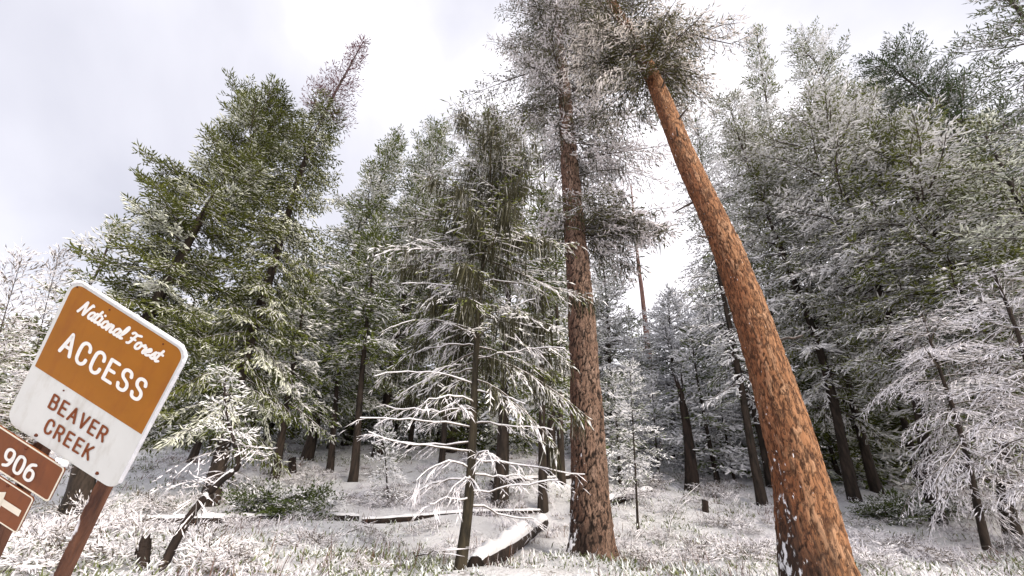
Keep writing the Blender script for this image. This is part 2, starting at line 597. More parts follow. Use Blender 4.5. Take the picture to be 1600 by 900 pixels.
def foliage_on(rng, pts, length, leaf, wood, lichen=None, sec_gap=0.15, sec_len=0.42, sec_min=0.12, sec_max=0.9, start=0.12,
               shoot_gap=0.095, shoot_len=0.16, shoot_w=0.05, frost=0.6, frost_var=0.3, sec_tilt=-0.12, hang=0.0,
               rad=0.02, lichen_n=0, lichen_len=0.3, tint=None, curl=0.1, tubes_n=True, spread=0.9, tip=0.0, clump=0, pads=0.0):
    """fills a set of limbs with branchlets and needle shoots"""
    B = len(pts)
    if tubes_n:
        n = pts.shape[1]
        r = (rad * np.clip(length / 2, .25, 1.6))[:, None] * np.linspace(1, .22, n)
        tubes(wood, pts, r, 3 if rad < .04 and B > 30 else 4, frost=0.9)
    cnt = np.maximum(3, (length / sec_gap).astype(int)) * 2
    b = np.repeat(np.arange(B), cnt)
    k = np.arange(len(b)) - np.repeat(np.cumsum(cnt) - cnt, cnt)
    s = start + (1 - start) * (k + rng.random(len(b))) / cnt[b]
    s = np.clip(s, 0, .995)
    p, t = sample_poly(pts, b, s)
    sgn = np.where(k % 2 == 0, 1.0, -1.0)
    l2 = np.clip(sec_len * length[b] * (1 - s) ** 0.8 * (0.6 + 0.6 * rng.random(len(b))) + sec_min * (.5 + rng.random(len(b))), 0.05, sec_max)
    d = rot_h(t, sgn * (spread + rng.normal(0, .22, len(b))))
    d[:, 2] += sec_tilt + rng.normal(0, .22, len(b)) - hang * rng.random(len(b))
    d = unit(d)
    btint = rng.random(B) if tint is None else np.clip(tint + rng.normal(0, .25, B), 0, 1)
    bfro = np.clip(frost + rng.normal(0, frost_var * .9, B), 0, 1.3)
    big = l2 > .24
    spindles(wood, p[big], d[big], l2[big], 0.012 + 0.012 * l2[big], 0.9, 0.5, curve=-0.10)
    if pads:                               # snow lying in pads along some of the branchlets
        pk = np.where((rng.random(len(b)) < pads * np.clip(bfro[b] + sfro_(rng, len(b)), .1, 1.6)) & (l2 > .1))[0]
        spindles(leaf, p[pk] + d[pk] * (l2[pk] * .15)[:, None] + UPZ * shoot_w * .35, d[pk], np.minimum(l2[pk], shoot_len * 2.6) * (.7 + .4 * rng.random(len(pk))),
                 shoot_w * (1.1 + 1.1 * rng.random(len(pk))), 1.5, .5, curve=-.12)
    sfro = rng.normal(0, frost_var * .5, len(b))
    # shoots
    c2 = np.maximum(2, (l2 / shoot_gap).astype(int) + 1)
    i = np.repeat(np.arange(len(b)), c2)
    k2 = np.arange(len(i)) - np.repeat(np.cumsum(c2) - c2, c2)
    s2 = (k2 + 0.35 + 0.5 * rng.random(len(i))) / c2[i]
    q = p[i] + d[i] * (l2[i] * s2)[:, None]
    q[:, 2] += -0.10 * l2[i] * s2 ** 2
    last = k2 == c2[i] - 1
    ang = np.where(last, rng.normal(0, .25, len(i)), np.where(k2 % 2 == 0, 1, -1) * (0.75 + rng.normal(0, .25, len(i))))
    ds = rot_h(d[i], ang)
    ds[:, 2] += rng.normal(0.02, .28, len(i)) - hang * .6 * rng.random(len(i))
    L = shoot_len * (0.55 + 0.8 * rng.random(len(i)))
    Wd = shoot_w * (0.7 + 0.6 * rng.random(len(i)))
    fro = np.clip(bfro[b[i]] + sfro[i] + rng.normal(0, frost_var * .5, len(i)) + tip * (s[i] - .55), 0, 1.4)
    tin = np.clip(btint[b[i]] * .7 + .3 * rng.random(len(i)), 0, 1)
    spindles(leaf, q, ds, L, Wd, fro, tin, curve=rng.normal(curl, .18, len(i)))
    # lichen strands hanging below the limbs
    if lichen is not None and lichen_n:
        tot = lichen_n
        w = length / length.sum()
        bb = rng.choice(B, tot, p=w)
        ss = 0.1 + 0.88 * rng.random(tot)
        if clump:                          # strands gather in beards
            nb = max(1, tot // clump)
            ib = rng.integers(0, nb, tot)
            bb, ss = bb[ib], np.clip(ss[ib] + rng.normal(0, .055, tot), .05, .99)
        pp, tt = sample_poly(pts, bb, ss)
        off = rot_h(tt, rng.choice([-1, 1], tot) * 1.2) * (rng.random(tot) ** 1.5 * .30 * length[bb] * (1 - ss * .7))[:, None]
        off[:, 2] *= .3
        ll = lichen_len * (0.3 + rng.random(tot) ** 2 * 1.3)
        dd = np.stack([rng.normal(0, .13, tot), rng.normal(0, .13, tot), -np.ones(tot)], -1)
        # on a hanging strand the 'upper' ridge is only its outer side
        spindles(lichen, pp + off, dd, ll, 0.006 + .035 * ll * rng.random(tot), rng.random(tot) ** 2 * .7, rng.random(tot), 0.0)


def conifer(seed, axis, crown_from, prof, count, elev=(-0.25, 0.75), droop=0.25, upturn=0.18, extra=None, lichen_n=0, top_bare=0.0, gaps=0.0, az_bias=None, **kw):
    """returns the leaf, wood and lichen meshes of a crown round the axis (axis in the tree's own space)"""
    rng = np.random.default_rng(seed)
    leaf, wood, lich = Mesh(), Mesh(), Mesh()
    H = axis[-1, 2]
    z0 = crown_from
    t = (np.arange(count) + rng.random(count)) / count
    t = t ** 0.92
    z = z0 + (H * (1 - top_bare) - z0) * t
    az = np.arange(count) * 2.39996 + rng.normal(0, .35, count)
    if az_bias:
        az = np.where(rng.random(count) < az_bias[1], az_bias[0] + rng.normal(0, az_bias[2], count), az)
    L = np.interp(t, [a for a, _ in prof], [r for _, r in prof]) * (0.55 + 0.55 * rng.random(count))
    clump = 0.5 + 0.5 * np.sin(z * 2.1 + seed) * np.sin(az * 2 + z * .9)
    L *= 1 - gaps * clump * rng.random(count)
    keep = rng.random(count) > gaps * .35
    z, az, L, t = z[keep], az[keep], L[keep], t[keep]
    el = elev[0] + (elev[1] - elev[0]) * t ** 1.3 + rng.normal(0, .11, len(t))
    dr = droop * (1.15 - .7 * t) * (.6 + .8 * rng.random(len(t)))
    ut = upturn * (.5 + rng.random(len(t)))
    if extra:
        ez, ea, eL, ee, ed = [np.array(x, float) for x in zip(*extra)]
        z, az, L, el, dr, ut = np.r_[z, ez], np.r_[az, ea], np.r_[L, eL], np.r_[el, ee], np.r_[dr, ed], np.r_[ut, ez * 0 + .05]
    o = axis_at(axis, z)
    pts = branch_set(rng, o, az, L, el, dr, ut)
    foliage_on(rng, pts, L, leaf, wood, lich, lichen_n=lichen_n, **kw)
    # leader
    if not top_bare:
        top = axis[-1]
        k = 26
        zz = rng.random(k) * 1.1
        aa = rng.random(k) * 6.28
        D = np.stack([np.cos(aa), np.sin(aa), 0.8 + rng.random(k)], -1)
        spindles(leaf, axis_at(axis, H - zz), D, kw.get('shoot_len', .16) * (1 + zz), kw.get('shoot_w', .05), kw.get('frost', .6), rng.random(k), .1)
    return leaf, wood, lich


def make_tree(name, label, cat, base, axis, r0, r1, leafmat, seed, crown, group=None, barkmat=None, trunk_kw=None, wood_mat=None, **kw):
    """a whole conifer: trunk, limbs, crown and, where asked, hanging lichen; axis is in world space"""
    root = thing(name, base, label, cat, group)
    a = np.asarray(axis, float) - base
    a = curve_points(a, 26)
    if barkmat is not False:
        trunk_mesh(a, r0, r1, seed=seed, **(trunk_kw or {})).build('trunk', barkmat or M_BARKDARK, root, smooth=True)
    leaf, wood, lich = conifer(seed, a, crown['from'], crown['prof'], crown['count'], **kw)
    tag(leaf.build('crown', leafmat, root), kind='stuff')
    tag(wood.build('limbs', wood_mat or M_LIMB, root), kind='stuff')
    if lich.n:
        tag(lich.build('hanging_lichen', M_LICHEN, root), kind='stuff')
    return root


def copy_thing(src, loc, rotz, scale, label, cat, group, tilt=(0, 0)):
    r = src.copy()
    COL.objects.link(r)
    r.location = loc
    r.rotation_euler = (tilt[0], tilt[1], rotz)
    r.scale = (scale[0], scale[0], scale[1]) if isinstance(scale, tuple) else (scale,) * 3
    tag(r, label, cat, group)
    for ch in src.children:
        c = ch.copy()
        COL.objects.link(c)
        c.parent = r
    return r


def H_of(base, top):
    return top[2] - base[2]


# ------------------------------------------------------------------ value noise for bark and plants
def _hash(ix, iy, iz=0, k=0):
    n = (ix.astype(np.int64) * 374761393 + iy.astype(np.int64) * 668265263 + np.asarray(iz, np.int64) * 2147483647 + k * 1274126177) & 0xffffffff
    n = ((n ^ (n >> 13)) * 1274126177) & 0xffffffff
    n = ((n ^ (n >> 16)) * 2246822519) & 0xffffffff
    return ((n ^ (n >> 15)) & 0xffffff) / float(0xffffff)


def vnoise(x, y, period=None, k=0):
    ix, iy = np.floor(x).astype(np.int64), np.floor(y).astype(np.int64)
    fx, fy = x - ix, y - iy
    fx, fy = fx * fx * (3 - 2 * fx), fy * fy * (3 - 2 * fy)
    w = (lambda a: a % period) if period else (lambda a: a)
    a, b = _hash(w(ix), iy, 0, k), _hash(w(ix + 1), iy, 0, k)
    c, d = _hash(w(ix), iy + 1, 0, k), _hash(w(ix + 1), iy + 1, 0, k)
    return (a * (1 - fx) + b * fx) * (1 - fy) + (c * (1 - fx) + d * fx) * fy


# ------------------------------------------------------------------ the setting: ground
def build_ground():
    def axis_coords(lo, hi, n, power):
        t = np.linspace(-1, 1, n)
        s = np.sign(t) * np.abs(t) ** power
        return s * hi
    xs = axis_coords(-500, 500, 171, 2.6)
    ys = np.r_[np.linspace(-300, -4, 14), np.linspace(-2, 26, 150), 26 + (np.linspace(0, 1, 60)[1:] ** 2.2) * 560]
    X, Y = np.meshgrid(xs, ys)
    Z = ground_base(X, Y)
    rng = np.random.default_rng(4)
    k = np.clip((Y - 3.5) / 2, 0, 1) * np.clip((60 - Y) / 20, 0, 1)
    for i in range(14):
        fx, fy, ph = rng.normal(0, 3.2), rng.normal(0, 3.2), rng.random() * 6
        Z = Z + k * 0.012 * np.sin(X * fx + Y * fy + ph)
    for sc, am in ((.8, .10), (2.1, .06), (4.3, .035)):
        Z = Z + k * am * (vnoise(X * sc + 50, Y * sc + 50) - .5)
    m = Mesh()
    nx, ny = len(xs), len(ys)
    idx = np.arange(nx * ny).reshape(ny, nx)
    q = np.stack([idx[:-1, :-1], idx[:-1, 1:], idx[1:, 1:], idx[1:, :-1]], -1).reshape(-1, 4)
    m.quads(np.stack([X, Y, Z], -1).reshape(-1, 3), q)
    o = m.build('ground', ground_material(), smooth=True)
    tag(o, 'snow dusted forest floor rising uphill between the trees', kind='structure')


build_ground()

def plated_trunk(axis, r_of_h, nth, nz, cell_w, cell_h, depth, mat, snow_az, seed, buttress=0.12, snow_amt=0.5, scorch_h=1.2):
    """trunk whose bark plates stand proud of real cracks"""
    a = curve_points(axis, 60)
    nl = int(nz * .88)                     # fine rings where the bark is in view, coarse ones up in the crown
    h = np.r_[np.linspace(0, 11.0, nl), np.linspace(11.0, a[-1, 2] - a[0, 2], nz - nl + 1)[1:]] + a[0, 2]
    c = axis_at(a, h)
    hh = h - a[0, 2]
    th = np.arange(nth) * 2 * np.pi / nth
    Hh, TH = np.meshgrid(hh, th, indexing='ij')
    R = r_of_h(hh)
    rm = R[len(R) // 4]
    nc = int(round(2 * np.pi * rm / cell_w))
    u = TH / (2 * np.pi) * nc
    v = Hh / cell_h
    wu = u + 1.1 * (vnoise(u, v * 1.7, nc, 3) - .5) + 0.5 * (vnoise(u * 2, v * 4, nc * 2, 5) - .5) + 0.28 * (vnoise(u * 4, v * 9, nc * 4, 6) - .5)
    wv = v + 1.2 * (vnoise(u, v * 1.3, nc, 4) - .5) + .5 * (vnoise(u * 3, v * 3, nc * 3, 7) - .5)
    iu, iv = np.floor(wu).astype(np.int64), np.floor(wv).astype(np.int64)
    f1 = np.full(u.shape, 9.0)
    f2 = np.full(u.shape, 9.0)
    cid = np.zeros(u.shape)
    for du in (-1, 0, 1):
        for dv in (-1, 0, 1):
            cu, cv = iu + du, iv + dv
            m = cu % nc
            px = cu + .15 + .7 * _hash(m, cv, 0, seed)
            py = cv + .1 + .8 * _hash(m, cv, 0, seed + 1)
            d = np.hypot(px - wu, (py - wv) * .8)
            t = _hash(m, cv, 0, seed + 2)
            cl = d < f1
            f2 = np.where(cl, f1, np.minimum(f2, d))
            cid = np.where(cl, t, cid)
            f1 = np.where(cl, d, f1)
    crack = np.clip(f2 - f1, 0, 1)
    plate = np.clip(crack / .15, 0, 1)
    plate = plate * plate * (3 - 2 * plate)
    fine = vnoise(u * 3, v * 5, nc * 3, 9) - .5
    flare = buttress * np.exp(-Hh / .38) * (0.55 + 0.6 * np.sin(TH * 4 + seed) + .35 * np.sin(TH * 7 + 2.1))
    rr = R[:, None] + flare * 1.0 + depth * (plate * (.45 + .55 * cid) + .5 * fine) + .02 * (vnoise(u * .35, v * .3, max(2, int(nc * .35)), 11) - .5)
    P = c[:, None, :] + np.stack([np.cos(TH) * rr, np.sin(TH) * rr, np.zeros_like(rr)], -1)
    m = Mesh()
    idx = np.arange(nz * nth).reshape(nz, nth)
    q = np.stack([idx[:-1], np.roll(idx, -1, 1)[:-1], np.roll(idx, -1, 1)[1:], idx[1:]], -1).reshape(-1, 4)
    side = np.clip(np.cos(TH - snow_az), 0, 1)
    sn = vnoise(u * 1.6, v * 3.2, int(nc * 1.6), 21) * .55 + vnoise(u * 4, v * 7, nc * 4, 22) * .45
    low = np.exp(-Hh / 1.1)
    fr = sn * .52 + side ** 2 * (.06 + .30 * low) * snow_amt * 2 + np.exp(-Hh / .12) * .2 - .08
    fl = vnoise(u * 3, v * 6.0, nc * 3, 23)
    fr = np.where((fl > .965) & (side > .02), np.maximum(fr, .62), fr)
    m.quads(P.reshape(-1, 3), q, fr.ravel(), cid.ravel())
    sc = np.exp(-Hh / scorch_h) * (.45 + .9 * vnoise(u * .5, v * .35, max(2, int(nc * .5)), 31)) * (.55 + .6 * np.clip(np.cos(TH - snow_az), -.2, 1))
    rdn = np.clip(.32 + .40 * np.cos(TH - snow_az + .35) + .18 * np.exp(-Hh / 2.5), 0, 1)  # darker red bark colour, stronger towards one side and the base
    m.extra = {'crack': crack.ravel(), 'scorch': sc.ravel(), 'redness': rdn.ravel()}
    return m


# ------------------------------------------------------------------ the two big pines
# upright pine
D0 = at_depth(925, 8.0)
d_axis = np.array([D0, rise(D0, 919, 700), rise(D0, 909, 500), rise(D0, 893, 300), rise(D0, 884, 170), rise(D0, 872, 40), rise(D0, 866, -60)])
pine_up = thing('pine_tree', D0, 'tall upright pine with furrowed brown bark in the middle of the picture', 'pine tree')
ax = d_axis - D0
HD = ax[-1, 2]
low = ax.copy()
low[0, 2] -= .3
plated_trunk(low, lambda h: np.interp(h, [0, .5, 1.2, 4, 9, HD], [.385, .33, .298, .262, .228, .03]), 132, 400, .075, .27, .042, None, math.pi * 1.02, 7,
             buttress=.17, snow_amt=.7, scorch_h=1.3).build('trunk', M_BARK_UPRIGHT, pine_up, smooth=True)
zD = lambda x, y: rise(D0, x, y)[2] - D0[2]
ext = []
rr = random.Random(5)
for k in range(22):      # tuft of drooping boughs on the right, above the bare lower trunk
    ext.append((zD(898, 360) + rr.uniform(-.35, .55), rr.gauss(-.15, .55), rr.uniform(1.4, 2.5), rr.uniform(-.05, .35), rr.uniform(.1, .4)))
for k in range(9):
    ext.append((zD(896, 350) + rr.uniform(-.3, .5), math.pi + rr.gauss(0, .7), rr.uniform(.5, 1.2), rr.uniform(0, .4), rr.uniform(.1, .4)))
for k in range(10):     # boughs reaching right towards the leaning pine
    ext.append((zD(888, 235) + rr.uniform(-1.2, 1.2), rr.gauss(-.1, .5), rr.uniform(1.5, 3.0), rr.uniform(-.35, .05), rr.uniform(.15, .35)))
leaf, wood, lich = conifer(31, curve_points(ax, 26), zD(886, 262), [(0, 1.0), (.1, 2.4), (.3, 3.5), (.6, 3.2), (.85, 2.0), (1, .7)], 150,
                           elev=(-.25, .5), droop=.35, upturn=.15, extra=ext, lichen_n=8000, lichen_len=.42, clump=38, gaps=.25,
                           sec_gap=.155, shoot_gap=.085, shoot_len=.18, shoot_w=.032, frost=.95, frost_var=.33, rad=.022, hang=.25, tip=.5)
tag(leaf.build('crown', M_PINE, pine_up), kind='stuff')
tag(wood.build('limbs', M_LIMB, pine_up), kind='stuff')
tag(lich.build('hanging_lichen', M_LICHEN, pine_up), kind='stuff')

# leaning pine
E0 = at_depth(1284, 4.7)
e_axis = np.array([E0, rise(E0, 1276, 890), rise(E0, 1238, 700), rise(E0, 1176, 500), rise(E0, 1134, 385), rise(E0, 1073, 250), rise(E0, 1019, 120), rise(E0, 975, 35), rise(E0, 930, -40), rise(E0, 900, -100)])
pine_lean = thing('pine_tree', E0, 'thick orange barked pine leaning left with a dark tufted crown, nearest trunk on the right', 'pine tree')
ax = e_axis - E0
HE = ax[-1, 2]
low = ax.copy()
low[0, 2] -= .3
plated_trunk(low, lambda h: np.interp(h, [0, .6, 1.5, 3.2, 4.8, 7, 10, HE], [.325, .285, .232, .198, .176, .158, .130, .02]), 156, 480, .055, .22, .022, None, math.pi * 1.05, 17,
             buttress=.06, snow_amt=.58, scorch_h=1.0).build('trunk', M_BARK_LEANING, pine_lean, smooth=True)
zE = lambda x, y: rise(E0, x, y)[2] - E0[2]
ext = []
for k in range(34):
    ext.append((zE(1016, 118) + rr.uniform(-.3, 1.0), rr.uniform(0, 6.28), rr.uniform(.7, 1.9), rr.uniform(-.4, .25), rr.uniform(.15, .4)))
for k in range(10):
    ext.append((zE(1000, 80) + rr.uniform(-.2, 1.2), rr.gauss(.05, .35), rr.uniform(1.3, 2.6), rr.uniform(-.05, .35), rr.uniform(.05, .25)))
for k in range(12):
    ext.append((zE(1005, 90) + rr.uniform(-.2, 1.0), math.pi + rr.gauss(.1, .5), rr.uniform(1.2, 2.0), rr.uniform(-.3, .1), rr.uniform(.1, .3)))
leaf, wood, lich = conifer(41, curve_points(ax, 30), zE(1014, 112), [(0, 1.35), (.3, 1.7), (.7, 1.2), (1, .5)], 90,
                           elev=(-.2, .6), droop=.35, upturn=.2, extra=ext, lichen_n=7000, lichen_len=.26, clump=30,
                           sec_gap=.13, shoot_gap=.065, shoot_len=.15, shoot_w=.022, sec_len=.34, frost=.78, frost_var=.3, rad=.028, hang=.35, curl=.02, tip=1.3)
tag(leaf.build('crown', M_PINEWARM, pine_lean), kind='stuff')
tag(wood.build('limbs', M_LIMB, pine_lean), kind='stuff')
tag(lich.build('hanging_lichen', M_LICHEN, pine_lean), kind='stuff')


def stubs(root, axis, heights, radius, seed):
    """broken dead branch stubs standing out of a trunk"""
    rng = np.random.default_rng(seed)
    for h in heights:
        a = rng.random() * 6.28
        c = axis_at(axis, np.array([h]))[0]
        r = float(radius(np.array([h]))[0]) if callable(radius) else radius
        d = np.array([math.cos(a), math.sin(a), rng.uniform(-.2, .3)])
        L = rng.uniform(.05, .28)
        m = Mesh()
        t = np.linspace(0, 1, 5)[:, None]
        tubes(m, c + d * (r * .8 + (L + r * .2) * t) + rng.normal(0, .006, (5, 3)), np.linspace(.022, .012, 5), 6, frost=.9)
        m.build('branch_stub', M_LIMB, root)


stubs(pine_up, d_axis - D0, (2.2, 3.1, 3.9, 4.6, 5.3, 5.9, 6.5, 7.9, 8.4, 8.9), .27, 3)
stubs(pine_lean, e_axis - E0, (2.6, 3.4, 4.3, 5.2, 6.0, 6.6, 7.1, 7.7, 8.2), .185, 4)


# ------------------------------------------------------------------ the conifers that can be told apart
def tree(name, label, base, pix, r0, mat, seed, frm, prof, count, r1=.02, lean_mid=True, bark=None, trunk_kw=None, group=None, cat='tree', **kw):
    axis = [base] + [rise(base, *p) for p in pix]
    return make_tree(name, label, cat, base, axis, r0, r1, mat, seed, {'from': frm, 'prof': prof, 'count': count}, group=group, barkmat=bark, trunk_kw=trunk_kw, **kw)


tree('spruce_tree', 'tall green spruce with an open ragged crown rising behind the forest access sign', at_depth(120, 9.0),
     [(160, 600), (235, 490), (322, 328), (380, 240), (428, 150)], .19, M_SPRUCE, 101, 2.2,
     [(0, 1.5), (.2, 1.8), (.45, 1.9), (.7, 1.7), (.9, 1.3), (1, .5)], 205, elev=(-.15, .4), droop=.25, upturn=.22, gaps=.42, pads=.04,
     sec_gap=.10, shoot_gap=.05, shoot_len=.15, shoot_w=.034, frost=.42, frost_var=.30, rad=.03)
tA2 = tree('spruce_tree', 'green spruce with a bare reddish dead spire, right of the spruce behind the sign', at_depth(330, 11.0),
     [(372, 600), (425, 420), (492, 210), (568, 64)], .18, M_SPRUCE, 102, 1.8,
     [(0, 1.9), (.25, 1.9), (.5, 1.5), (.85, 1.15), (1, .6)], 225, elev=(-.3, .25), droop=.45, upturn=.18, pads=.04, top_bare=.27, gaps=.15,
     sec_gap=.15, shoot_gap=.075, shoot_len=.18, shoot_w=.042, frost=.46, frost_var=.25, hang=.5)
# its dead spire
b = np.array(tA2.location)
a = curve_points(np.array([(0, 0, 0)] + [tuple(rise(b, *p) - b) for p in ((372, 600), (425, 420), (492, 210), (568, 64))]), 26)
rng = np.random.default_rng(77)
zt = a[-1, 2]
z = zt * (.68 + .315 * rng.random(95))
az = rng.random(95) * 6.28
L = (zt - z) * .15 + .12 + rng.random(95) * .22
pts = branch_set(rng, axis_at(a, z), az, L, .35 + rng.normal(0, .3, 95), L * 0 + .05, L * 0 + .1)
leaf, wood = Mesh(), Mesh()
foliage_on(rng, pts, L, leaf, wood, sec_gap=.2, shoot_gap=.16, shoot_len=.17, shoot_w=.028, frost=.18, rad=.02, sec_max=.4)
tag(leaf.build('dead_spire', M_PURPLE, tA2), kind='stuff')
tag(wood.build('dead_twigs', M_PURPLE, tA2), kind='stuff')

FIRPROF = [(0, 3.3), (.3, 3.4), (.6, 2.8), (.85, 2.0), (1, .9)]
fir_kw = dict(elev=(-.25, .6), droop=.35, upturn=.25, gaps=.2, pads=.25, sec_gap=.19, shoot_gap=.115, shoot_len=.24, shoot_w=.058, frost=.60, frost_var=.28, rad=.035)
tree('fir_tree', 'grey green fir with a sloping left edge, left of the three pointed fir tops', at_depth(480, 17.0),
     [(545, 420), (622, 214)], .2, M_FIR, 111, 2.0, [(0, 3.2), (.3, 2.9), (.5, 2.1), (.7, 1.8), (.9, 1.2), (1, .7)], 210, **fir_kw)
tree('fir_tree', 'frosted fir with a bushy top, middle of the three fir tops left of the pines', at_depth(590, 18.5),
     [(640, 420), (690, 198)], .2, M_FIR, 112, 2.4, FIRPROF, 200, **fir_kw)
tree('fir_tree', 'narrow fir top between the lichen hung tree and the upright pine crown', at_depth(705, 20.0),
     [(738, 420), (764, 172)], .2, M_BLUE, 113, 4.0, [(0, 2.4), (.3, 2.6), (.6, 2.2), (.85, 1.5), (1, .5)], 150, **fir_kw)
tree('fir_tree', 'pale rimed fir standing right behind the upright pine trunk', at_depth(862, 15.0),
     [(858, 420), (846, 200)], .17, M_BLUE, 114, 2.5, [(0, 1.7), (.3, 1.8), (.7, 1.2), (1, .3)], 110, **dict(fir_kw, frost=1.05))
tree('fir_tree', 'green fir with drooping frosted sprays over the long fallen log on the left', at_depth(430, 13.5),
     [(460, 560), (492, 405)], .13, M_FIR, 115, 2.2, [(0, 1.8), (.4, 1.8), (.8, 1.0), (1, .3)], 110, **dict(fir_kw, shoot_len=.2, hang=.2))
tree('fir_tree', 'slender dark stemmed fir above the evergreen shrubs left of centre', at_depth(552, 14.0),
     [(568, 560), (590, 350)], .14, M_FIR, 116, 3.6, [(0, 1.6), (.3, 1.9), (.7, 1.3), (1, .3)], 110, bark=M_BARKDARK, **dict(fir_kw, frost=.55))
tree('fir_tree', 'blue grey frosted spruce right of the upright pine trunk, left of the sky gap', at_depth(955, 19.0),
     [(950, 500), (940, 388)], .15, M_BLUE, 117, 1.0, [(0, 2.8), (.4, 2.4), (.8, 1.3), (1, .3)], 140, **dict(fir_kw, frost=1.0))
tree('fir_tree', 'small round topped snowy fir below the sky gap between the two pines', at_depth(1052, 20.0),
     [(1050, 560), (1043, 462)], .12, M_BLUE, 118, .5, [(0, 2.9), (.4, 2.5), (.8, 1.6), (1, .6)], 140, **dict(fir_kw, frost=1.15))
tree('fir_tree', 'snowy young fir beside the leaning pine, right of the round topped fir', at_depth(1125, 18.0),
     [(1115, 560), (1103, 470)], .11, M_BLUE, 119, .4, [(0, 2.6), (.4, 2.3), (.8, 1.4), (1, .4)], 120, **dict(fir_kw, frost=1.15))
tree('fir_tree', 'blue rimed fir peeking out left of the leaning pine trunk', at_depth(1190, 13.0),
     [(1150, 560), (1115, 380), (1088, 185)], .13, M_BLUE, 120, 3.0, [(0, 1.6), (.3, 2.0), (.7, 1.6), (1, .7)], 150, **dict(fir_kw, frost=1.0, shoot_len=.18, shoot_w=.045))
tree('fir_tree', 'narrow rimed spire right of the leaning pine crown', at_depth(1330, 15.0),
     [(1290, 560), (1215, 260), (1181, 46)], .14, M_FIR, 121, 5.0, [(0, 1.8), (.5, 1.7), (.8, 1.2), (1, .7)], 150, **dict(fir_kw, frost=.9, elev=(-.1, .9)))
tree('fir_tree', 'bushy topped fir behind the grey rimed trees, second top right of the leaning pine', at_depth(1500, 17.0),
     [(1440, 480), (1340, 240), (1258, 62)], .2, M_FIR, 122, 5.0, [(0, 2.4), (.5, 2.6), (.85, 2.3), (1, 1.5)], 150, **dict(fir_kw, frost=.9))
rime_kw = dict(elev=(-.2, .55), droop=.3, upturn=.18, gaps=.12, sec_gap=.165, shoot_gap=.10, shoot_len=.20, shoot_w=.042, pads=.25, frost=.78, frost_var=.35, rad=.03, hang=.15)
tree('rimed_fir', 'grey rimed fir whose dark bare stem stands just right of the leaning pine', on_ground(1368, 768),
     [(1330, 620), (1300, 520), (1243, 385), (1190, 285), (1160, 205)], .145, M_RIME, 131, 3.2, [(0, 1.9), (.3, 2.4), (.7, 2.3), (1, 1.1)], 140, **rime_kw)
tree('rimed_fir', 'broad grey rimed fir, second dark stem right of the leaning pine', at_depth(1462, 11.5),
     [(1430, 610), (1395, 510), (1330, 330), (1262, 168)], .15, M_RIME, 132, 3.4, [(0, 2.2), (.3, 3.0), (.7, 2.9), (1, 1.5)], 170, **rime_kw)
tree('rimed_fir', 'grey rimed fir behind the snowy twigs, third stem right of the leaning pine', at_depth(1580, 10.5),
     [(1545, 560), (1480, 400), (1380, 210)], .15, M_RIME, 133, 2.6, [(0, 2.2), (.3, 2.9), (.7, 2.6), (1, 1.3)], 165, **rime_kw)
tree('rimed_fir', 'full rimed fir close behind the leaning pine, showing along its right side', at_depth(1335, 13.0),
     [(1285, 560), (1225, 400), (1170, 260), (1135, 150)], .15, M_RIME, 139, 2.6, [(0, 2.0), (.3, 2.3), (.7, 1.9), (1, .9)], 140, **rime_kw)
tree('rimed_fir', 'full rimed fir between the bushy topped fir and the dark leaning spruce', at_depth(1690, 12.5),
     [(1620, 520), (1530, 370), (1440, 250), (1345, 140)], .16, M_RIME, 140, 2.6, [(0, 2.2), (.3, 2.7), (.7, 2.3), (1, 1.2)], 150, **rime_kw)
tree('spruce_tree', 'dark green spruce leaning in from the right with its top against the sky', at_depth(1840, 10.5),
     [(1700, 430), (1580, 285), (1480, 175), (1374, 92)], .2, M_DARK, 134, 3.0, [(0, 2.2), (.4, 2.3), (.7, 2.0), (.9, 1.6), (1, .9)], 190,
     elev=(-.2, .5), droop=.25, upturn=.3, gaps=.2, sec_gap=.14, shoot_gap=.075, shoot_len=.16, shoot_w=.036, frost=.36, frost_var=.3, rad=.03)
tree('spruce_tree', 'green snow edged spruce at the right edge below the dark leaning spruce', at_depth(1760, 8.6),
     [(1700, 520), (1600, 330), (1530, 190)], .16, M_SPRUCE, 135, 1.5, [(0, 2.0), (.4, 1.9), (.8, 1.2), (1, .5)], 120,
     elev=(-.25, .5), droop=.3, upturn=.25, gaps=.2, sec_gap=.15, shoot_gap=.09, shoot_len=.15, shoot_w=.04, frost=.85, frost_var=.3, rad=.03)
c0 = np.array([9.6, 4.6, ground(9.6, 4.6)])
tree('spruce_tree', 'bluish open spruce whose boughs hang into the top right corner', c0,
     [(1800, 300), (1660, 110), (1565, -20)], .16, M_BLUE, 136, 4.6, [(0, 1.2), (.4, 1.5), (.8, 1.2), (1, .5)], 70,
     elev=(-.1, .5), droop=.2, upturn=.3, gaps=.35, sec_gap=.11, shoot_gap=.055, shoot_len=.11, shoot_w=.022, frost=.55, frost_var=.3, rad=.03)
